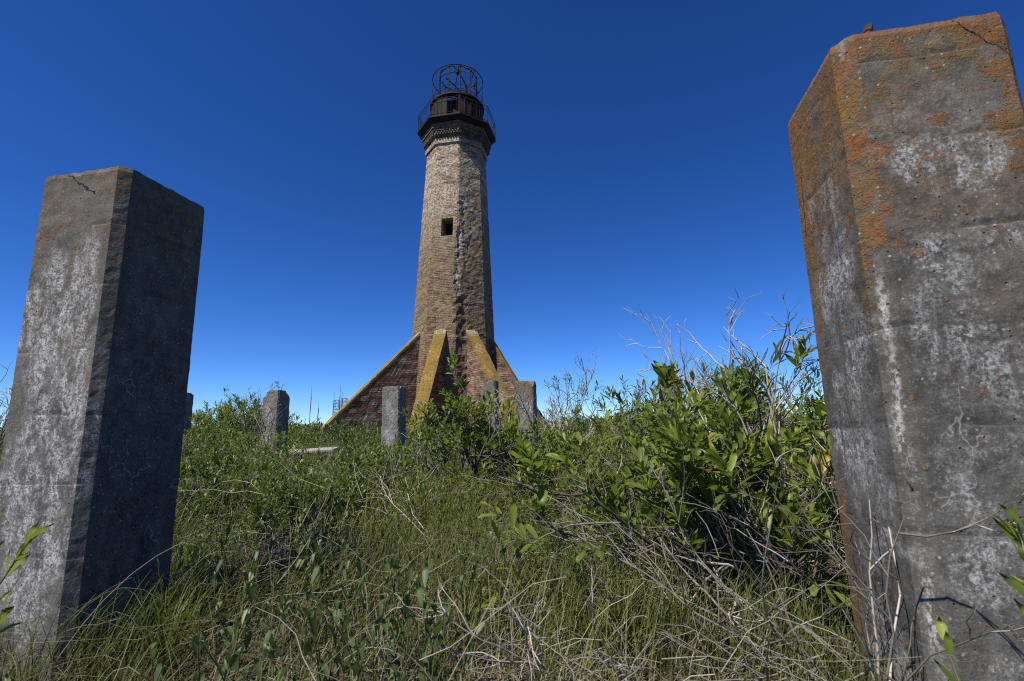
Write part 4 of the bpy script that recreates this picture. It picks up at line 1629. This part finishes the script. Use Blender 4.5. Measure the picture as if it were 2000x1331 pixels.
# in front of the tower
shrub('shrub', 'upright green shrub in the middle, in front of the front left buttress', 'shrub', gp(945, 3.9), ht(865, 742, 3.9), 0.42, 15, 4, 3, 11, 0.088, (-0.28, 0), r0=0.011, dead=0.16,
      group=GS, rz0=0.08)
shrub('shrub', 'rounded green shrub right of the middle one, below the front right buttress', 'shrub', gp(1040, 4.0), ht(1040, 828, 4.0), 0.62, 18, 4, 3, 10, 0.085, (0.08, 0), r0=0.009, dead=0.1,
      group=GS, rz0=0.15)
shrub('shrub', 'sparse leaning shrub reaching low before the plain grey pillar', 'shrub', gp(900, 3.7), ht(800, 872, 3.7), 0.45, 7, 4, 3, 8, 0.075, (-0.42, 0.1), r0=0.008, dead=0.2, group=GS, rz0=0.06)
# right middle distance
shrub('shrub', 'tall twiggy shrub with small leaves on the skyline left of the brown pillar top', 'shrub', gp(1205, 5.6), ht(1205, 728, 5.6), 0.75, 11, 5, 3, 8, 0.085, (0, 0), r0=0.010, dead=0.45,
      group=GS, rz0=0.25, fine=False)
shrub('shrub', 'twiggy shrub growing around the brown pillar top', 'shrub', gp(1300, 5.2), ht(1280, 742, 5.2), 0.85, 13, 5, 3, 8, 0.085, (0.1, 0), r0=0.010, dead=0.4, group=GS, rz0=0.3, fine=False)
shrub('shrub', 'mid green shrub between the brown pillar top and the largest shrub', 'shrub', gp(1400, 4.4), ht(1380, 722, 4.4), 0.7, 13, 4, 3, 8, 0.085, (0, 0), r0=0.009, dead=0.3, group=GS, rz0=0.25, fine=False)
shrub('shrub', 'low yellowish shrub among dead stems below the twiggy skyline shrub', 'shrub', gp(1180, 3.3), ht(1180, 895, 3.3), 0.45, 8, 4, 3, 8, 0.07, (0, 0), r0=0.006, dead=0.25, group=GS, rz0=0.15, mat=M_LEAF2)
shrub('shrub', 'small bush with drooping sprays at the foot of the largest shrub', 'shrub', gp(1265, 2.6), ht(1265, 945, 2.6), 0.40, 8, 3, 3, 8, 0.075, (-0.05, 0), r0=0.006, dead=0.35, group=GS, rz0=0.12)
shrub('shrub', 'leafy lower shrub with broad leaves hanging at the left side of the largest shrub', 'shrub', gp(1385, 1.95), ht(1350, 830, 1.95), 0.36, 11, 4, 3, 10, 0.090, (-0.03, 0), r0=0.006, dead=0.2, group=GS, rz0=0.1)
for (px, py, d, sp, lab) in ((470, 1010, 2.5, 0.3, 'shaggy low plant in the gap between near left pillar and dark shrub'), (560, 1120, 1.9, 0.22, 'short leafy plant at the near foot of the dark shrub'),
                             (690, 1010, 2.7, 0.3, 'knee high weedy shrub left of the white forked branch'), (760, 930, 3.9, 0.4, 'low weedy shrub behind the white forked branch'),
                             (420, 1090, 2.0, 0.22, 'small leafy plant at the black pillar side'), (1090, 985, 2.6, 0.3, 'small twiggy plant before the rounded shrub')):
    shrub('weedy_shrub', lab, 'shrub', gp(px, d), ht(px, py, d), sp, 14, 4, 3, 8, 0.042, r0=0.0035, dead=0.3, group='low weedy shrubs', rz0=0.16, bare_low=0.15, mat=M_LEAF2, fine=False)
for (px, d, H, sp, lab) in ((700, 5.0, ht(700, 868, 5.0), 0.5, 'low green shrub in the grass left of the plain grey pillar'), (800, 5.4, ht(800, 878, 5.4), 0.5, 'low green shrub at the foot of the plain grey pillar'),
                            (660, 3.7, ht(660, 892, 3.7), 0.42, 'low shrub just right of the dark shadowed shrub'), (520, 3.5, ht(520, 885, 3.5), 0.45, 'low shrub behind the dark shadowed shrub, left side'),
                            (440, 3.1, ht(440, 905, 3.1), 0.4, 'low shrub close to the black side of the near left pillar'), (1110, 3.2, ht(1110, 895, 3.2), 0.42, 'low twiggy shrub right of the rounded one'),
                            (1120, 4.8, ht(1120, 848, 4.8), 0.55, 'mid height shrub at the foot of the pale bare bush'), (1215, 2.2, ht(1215, 985, 2.2), 0.28, 'small shrub among the sprawling dead branches'),
                            (1000, 3.1, ht(1000, 925, 3.1), 0.36, 'small shrub at the foot of the middle upright one'), (1240, 4.0, ht(1240, 800, 4.0), 0.5, 'bushy shrub below the twiggy skyline shrub'),
                            (1330, 3.2, ht(1330, 785, 3.2), 0.45, 'leafy shrub under the brown pillar top')):
    shrub('shrub', lab, 'shrub', gp(px, d), H, sp, 14, 4, 3, 10, 0.072, r0=0.006, dead=0.2, group=GS, rz0=0.22, fine=d < 4, bare_low=0.2, mat=M_LEAF if px > 900 else M_LEAF2)
shrub('shrub', 'nearest leafy shrub of broad light leaves in front of the largest shrub', 'shrub', gp(1450, 1.62), ht(1440, 865, 1.62), 0.26, 9, 4, 3, 9, 0.088, (-0.02, 0), r0=0.0055, dead=0.2, group=GS, rz0=0.10)
shrub('shrub', 'leafy shrub filling the ground between left pillar and the broken pillar, nearer one', 'shrub', gp(440, 4.0), ht(440, 880, 4.0), 0.55, 16, 4, 3, 10, 0.066, r0=0.006, dead=0.15, group=GS, rz0=0.3, bare_low=0.2, mat=M_LEAF2, fine=False)
shrub('shrub', 'leafy shrub right of the shadowed dark shrub, in the grass before the slab', 'shrub', gp(590, 4.6), ht(590, 908, 4.6), 0.55, 16, 4, 3, 10, 0.066, r0=0.006, dead=0.15, group=GS, rz0=0.3, bare_low=0.2, mat=M_LEAF2, fine=False)
# left mounds
for (px, d, H, sp, lab) in ((385, 6.4, ht(400, 828, 6.4), 0.9, 'broad green shrub mound against the near left pillar'), (455, 6.9, ht(455, 822, 6.9), 0.95, 'green shrub mound left of the broken pillar'),
                            (455, 5.2, ht(455, 838, 5.2), 0.8, 'low spreading shrub in front of the broken pillar'), (400, 4.4, ht(400, 862, 4.4), 0.7, 'low leafy shrub beside the dark side of the near left pillar'),
                            (610, 6.2, ht(610, 908, 6.2), 0.8, 'low green shrub right of the broken pillar, before the slab')):
    shrub('shrub', lab, 'shrub', gp(px, d), H, sp, 13, 5, 3, 9, 0.078, r0=0.008, dead=0.12, group=GS, rz0=0.4, fine=False, bare_low=0.15, mat=M_LEAF2 if d < 6 else M_LEAF)
shrub('shrub', 'dark upright shrub in the shadow of the near left pillar', 'shrub', gp(610, 2.75), ht(610, 915, 2.75), 0.24, 22, 5, 3, 9, 0.045, r0=0.005, dead=0.1, group=GS, rz0=0.14, mat=M_LEAF2, bare_low=0.15)
shrub('shrub', 'grey green bush at the foot of the left buttress', 'shrub', gp(690, 15), ht(700, 822, 15), 1.0, 12, 5, 3, 8, 0.15, r0=0.015, dead=0.2, group=GS, rz0=0.5, fine=False, mat=M_LEAF3, bare_low=0.1)
shrub('shrub', 'pale bush at the outer tip of the left buttress', 'shrub', gp(640, 16.5), ht(640, 830, 16.5), 0.9, 12, 5, 3, 8, 0.15, r0=0.015, dead=0.2, group=GS, rz0=0.5, fine=False, mat=M_LEAF3, bare_low=0.1)
# dense mound far left
for (px, d, H, sp, lab) in ((428, 13.5, ht(428, 786, 13.5), 1.6, 'dense rounded bright green bush behind the broken pillar'),):
    shrub('bush', lab, 'bush', gp(px, d), H, sp, 34, 6, 4, 10, 0.15, r0=0.02, dead=0.0, fine=False, rz0=0.8, bare_low=0.1)
for (px, d, H, sp, lab) in ((1130, 14, ht(1130, 812, 14), 1.1, 'small round bush on the skyline behind the bare bush'), (1090, 18, ht(1090, 822, 18), 1.2, 'grey green bush right of the lighthouse base')):
    shrub('bush', lab, 'bush', gp(px, d), H, sp, 16, 5, 3, 8, 0.15, r0=0.012, dead=0.05, fine=False, rz0=0.6, bare_low=0.1, mat=M_LEAF3 if d > 15 else M_LEAF)
# bare bushes
GB = 'leafless bushes'
bare('bare_bush', 'leafless pale twiggy bush on the skyline right of the rust stained pillar', 'bare bush', gp(1085, 5.6), (0.06, 0, 1), 1.12, 8, 5, 4, 0.010, 0.20, group=GB, k3=2)
bare('bare_bush', 'leafless twigs rising above the largest shrub beside the near right pillar', 'bare bush', gp(1500, 2.1, 0.15), (-0.03, 0, 1), 0.92, 5, 5, 3, 0.0065, 0.13, group=GB, k3=2)
bare('bare_bush', 'leafless twigs above the shrubs left of the brown pillar top', 'bare bush', gp(1290, 4.6, 0.1), (0.05, 0, 1), 1.02, 3, 4, 3, 0.008, 0.25, group=GB, k3=1)
bare('bare_bush', 'leafless twigs on the skyline between the two pillars of the right', 'bare bush', gp(1400, 5.0, 0.1), (0, 0, 1), 1.18, 6, 5, 3, 0.007, 0.22, group=GB, k3=1)
bare('bare_bush', 'thin leafless bush at the left edge behind the near left pillar', 'bare bush', gp(-12, 4.2), (0, 0, 1), 1.25, 6, 5, 3, 0.008, 0.16, group=GB, k3=1, mat=M_BARK)
bare('bare_bush', 'thin dark leafless stems left of the broken pillar', 'bare bush', gp(500, 7.4), (0.05, 0, 1), 1.15, 6, 4, 2, 0.009, 0.18, group=GB, mat=M_BARK)
bare('bare_bush', 'dead grey stems crossing in front of the near right pillar foot', 'bare bush', gp(1672, 0.98), (0.0, 0.02, 1), 0.52, 4, 4, 3, 0.0032, 0.16, group=GB, mat=M_BARK, k3=1)
bare('bare_bush', 'dense tangle of grey stems under the largest shrub', 'bare bush', gp(1540, 1.75), (-0.35, -0.1, 0.8), 0.66, 18, 4, 3, 0.0070, 0.5, group=GB, mat=M_BARK, trop=0.0, k3=1)
# fallen branches
GF = 'bleached fallen branches'


def ground_at(px, py, z=0.0):
    r = ray(px, py)
    k = (z - CAMZ) / r[2]
    return np.array([r[0] * k, r[1] * k, z])


for (px, py, tx, ty, n, k1, k2, r0, lab) in (
        (850, 1062, 735, 965, 4, 4, 2, 0.0036, 'white forked dead branch left of the middle shrub'),
        (1330, 1130, 1090, 1030, 4, 4, 2, 0.0022, 'tangle of curled grey dead twigs in the grass left of the leafy lower shrub'),
        (1500, 1310, 1330, 1180, 3, 4, 2, 0.0026, 'grey dead twigs crossing at the near foot of the largest shrub'),
        (1060, 1300, 950, 1205, 4, 4, 2, 0.0026, 'thin white dead branch in the foreground grass'),
        (1230, 1331, 1165, 1235, 3, 3, 1, 0.0022, 'thin white twig near the bottom of the foreground grass'),
        (1480, 1235, 1180, 1060, 5, 4, 3, 0.0032, 'long grey dead branch sprawling left from the largest shrub'),
        (1420, 1180, 1080, 1010, 5, 4, 3, 0.0026, 'grey dead branch fanning out above the sprawling one'),
        (1100, 1090, 960, 1030, 3, 4, 2, 0.0024, 'short pale dead branch below the rounded shrub'),
        (1600, 1300, 1250, 1240, 5, 4, 2, 0.0026, 'lowest grey dead branch, beside the near right pillar foot')):
    a_, b_ = ground_at(px, py, 0.14), ground_at(tx, ty, 0.30)
    bare('fallen_branch', lab, 'dead branch', a_, b_ - a_, np.linalg.norm(b_ - a_) * 1.15, n, k1, k2, r0, 0.22, 0.13, 0.0, group=GF, k3=1, mat=M_DEAD if 'white' in lab or 'pale' in lab else M_TWIG)


# leafy sprigs close to the camera
def sprig(base, H, lean, nst, q, leaf, label, mat=M_LEAF3, leafw=0.30, group='young leafy sprigs in the foreground', r=0.0020, sp=0.14, t0=0.3):
    base = np.asarray(base, float)
    seed(label)
    e = empty('leafy_sprig', base, label, 'plant', group)
    P0 = base + rng.normal(0, 0.02, (nst, 3)) * np.array([1, 1, 0])
    D = np.stack([rng.normal(lean[0], sp, nst), rng.normal(lean[1], sp, nst), np.ones(nst)], 1)
    c = curves(P0, D, H * (0.75 + 0.4 * rng.random(nst)), 7, 0.10, 0.05)
    s_ = VB()
    s_.wires(c, np.full(nst, r), 0.55, 5)
    s_.build('stem', M_STEM, e, base)
    p, Dv, t_ = leafy(c, q, t0, 0.35, 0.85)
    m = len(p)
    L = leaf * (0.6 + 0.6 * rng.random(m))
    f_ = VB()
    f_.leaves(p, Dv, L, L * leafw, None, True, 0.12)
    f_.build('leaves', mat, e, base)
    return e


SP = [(545, 1330, 0.95, 'small sprig at the bottom between pillar and middle'), (600, 1290, 1.15, 'sprig with cupped leaves low in the left foreground'),
      (655, 1300, 1.05, 'bushy sprig with broad leaves at the bottom left of centre'), (700, 1230, 1.25, 'tall upright sprig with a paired leaf tip, left of centre'),
      (745, 1190, 1.35, 'tallest foreground sprig, paired leaves against the grass'), (770, 1300, 1.05, 'leafy sprig with dark stems at bottom centre'),
      (820, 1240, 1.2, 'slender sprig right of the tallest one'), (840, 1310, 1.0, 'dense sprig right of bottom centre'),
      (580, 1200, 1.5, 'far small sprig in the pillar shadow'), (880, 1270, 1.15, 'last sprig of the row on its right end'),
      (430, 1320, 1.0, 'sprig at the foot of the near left pillar'), (900, 1150, 1.6, 'little sprig in the middle grass'),
      (480, 1230, 1.35, 'short sprig in the dark grass beside the left pillar'), (640, 1180, 1.6, 'thin sprig beside the shadowed shrub')]
for k, (px, py, d, lab) in enumerate(SP):
    p = gp(px, d)
    ztop = at(px, py - 110, d)[2]
    sprig(p, max(0.12, ztop), (0.03, 0), 4 + k % 3, 12, 0.042, 'green ' + lab)
p = gp(1870, 0.66)
sprig(p, 0.34, (0.05, 0), 4, 10, 0.050, 'bright green leafy twig at the bottom in front of the near right pillar', M_LEAF, 0.34, sp=0.22)
p = gp(2030, 0.70)
sprig(p, 0.56, (-0.02, 0), 5, 14, 0.050, 'bright green spray of leaves at the right edge before the near right pillar', M_LEAF, 0.25, t0=0.70, sp=0.05)
p = gp(-14, 0.95)
sprig(p, 0.47, (0.0, 0), 3, 12, 0.050, 'dark green leafy stem at the left edge before the near left pillar', M_LEAF, 0.3, t0=0.7, sp=0.05)
p = gp(20, 0.85)
sprig(p, 0.24, (0.05, 0), 4, 12, 0.045, 'low dark green plant in the bottom left corner', M_LEAF, 0.3)


# tall arching dry stalks before the left pillar and in the near grass
def stalk(px, d, H, lean, label, droop=0.1, mat=M_DRY, r=0.0013):
    p = gp(px, d)
    m = 10
    t = np.linspace(0, 1, m)
    c = np.stack([p[0] + lean * t ** 1.6, np.full(m, p[1]), H * (t * (1 + droop) - droop * 2.2 * t ** 3.2)], 1)[None]
    v = VB()
    v.wires(c, np.array([r]), 0.4, 5)
    o = v.build('grass_stalk', mat, None, p)
    o.location = tuple(p)
    tag(o, label, 'grass stalk', 'long dry grass stalks')


stalk(100, 1.05, 0.50, 0.30, 'long pale stalk arching across the near left pillar')
stalk(170, 1.15, 0.40, 0.22, 'curved stalk with drooping tip before the black pillar side', 0.5)
stalk(120, 1.25, 0.42, 0.30, 'leaning tan stalk low across the black pillar side', 0.3)
stalk(200, 1.0, 0.33, 0.20, 'short hooked stalk at the black pillar foot', 0.6)
stalk(390, 1.0, 0.30, 0.05, 'hooked grey stalk right of the near left pillar foot', 0.7)
stalk(420, 1.4, 0.30, 0.62, 'long pale stalk lying low across the left foreground', 0.2)
stalk(610, 1.9, 0.62, 0.06, 'tall straight dry stalk in front of the shadowed shrub', 0.05)
stalk(640, 1.7, 0.60, 0.05, 'tall straight dry stalk just right of the shadowed shrub', 0.05)
stalk(585, 2.2, 0.48, 0.03, 'shorter straight stalk in the pillar shadow', 0.05)
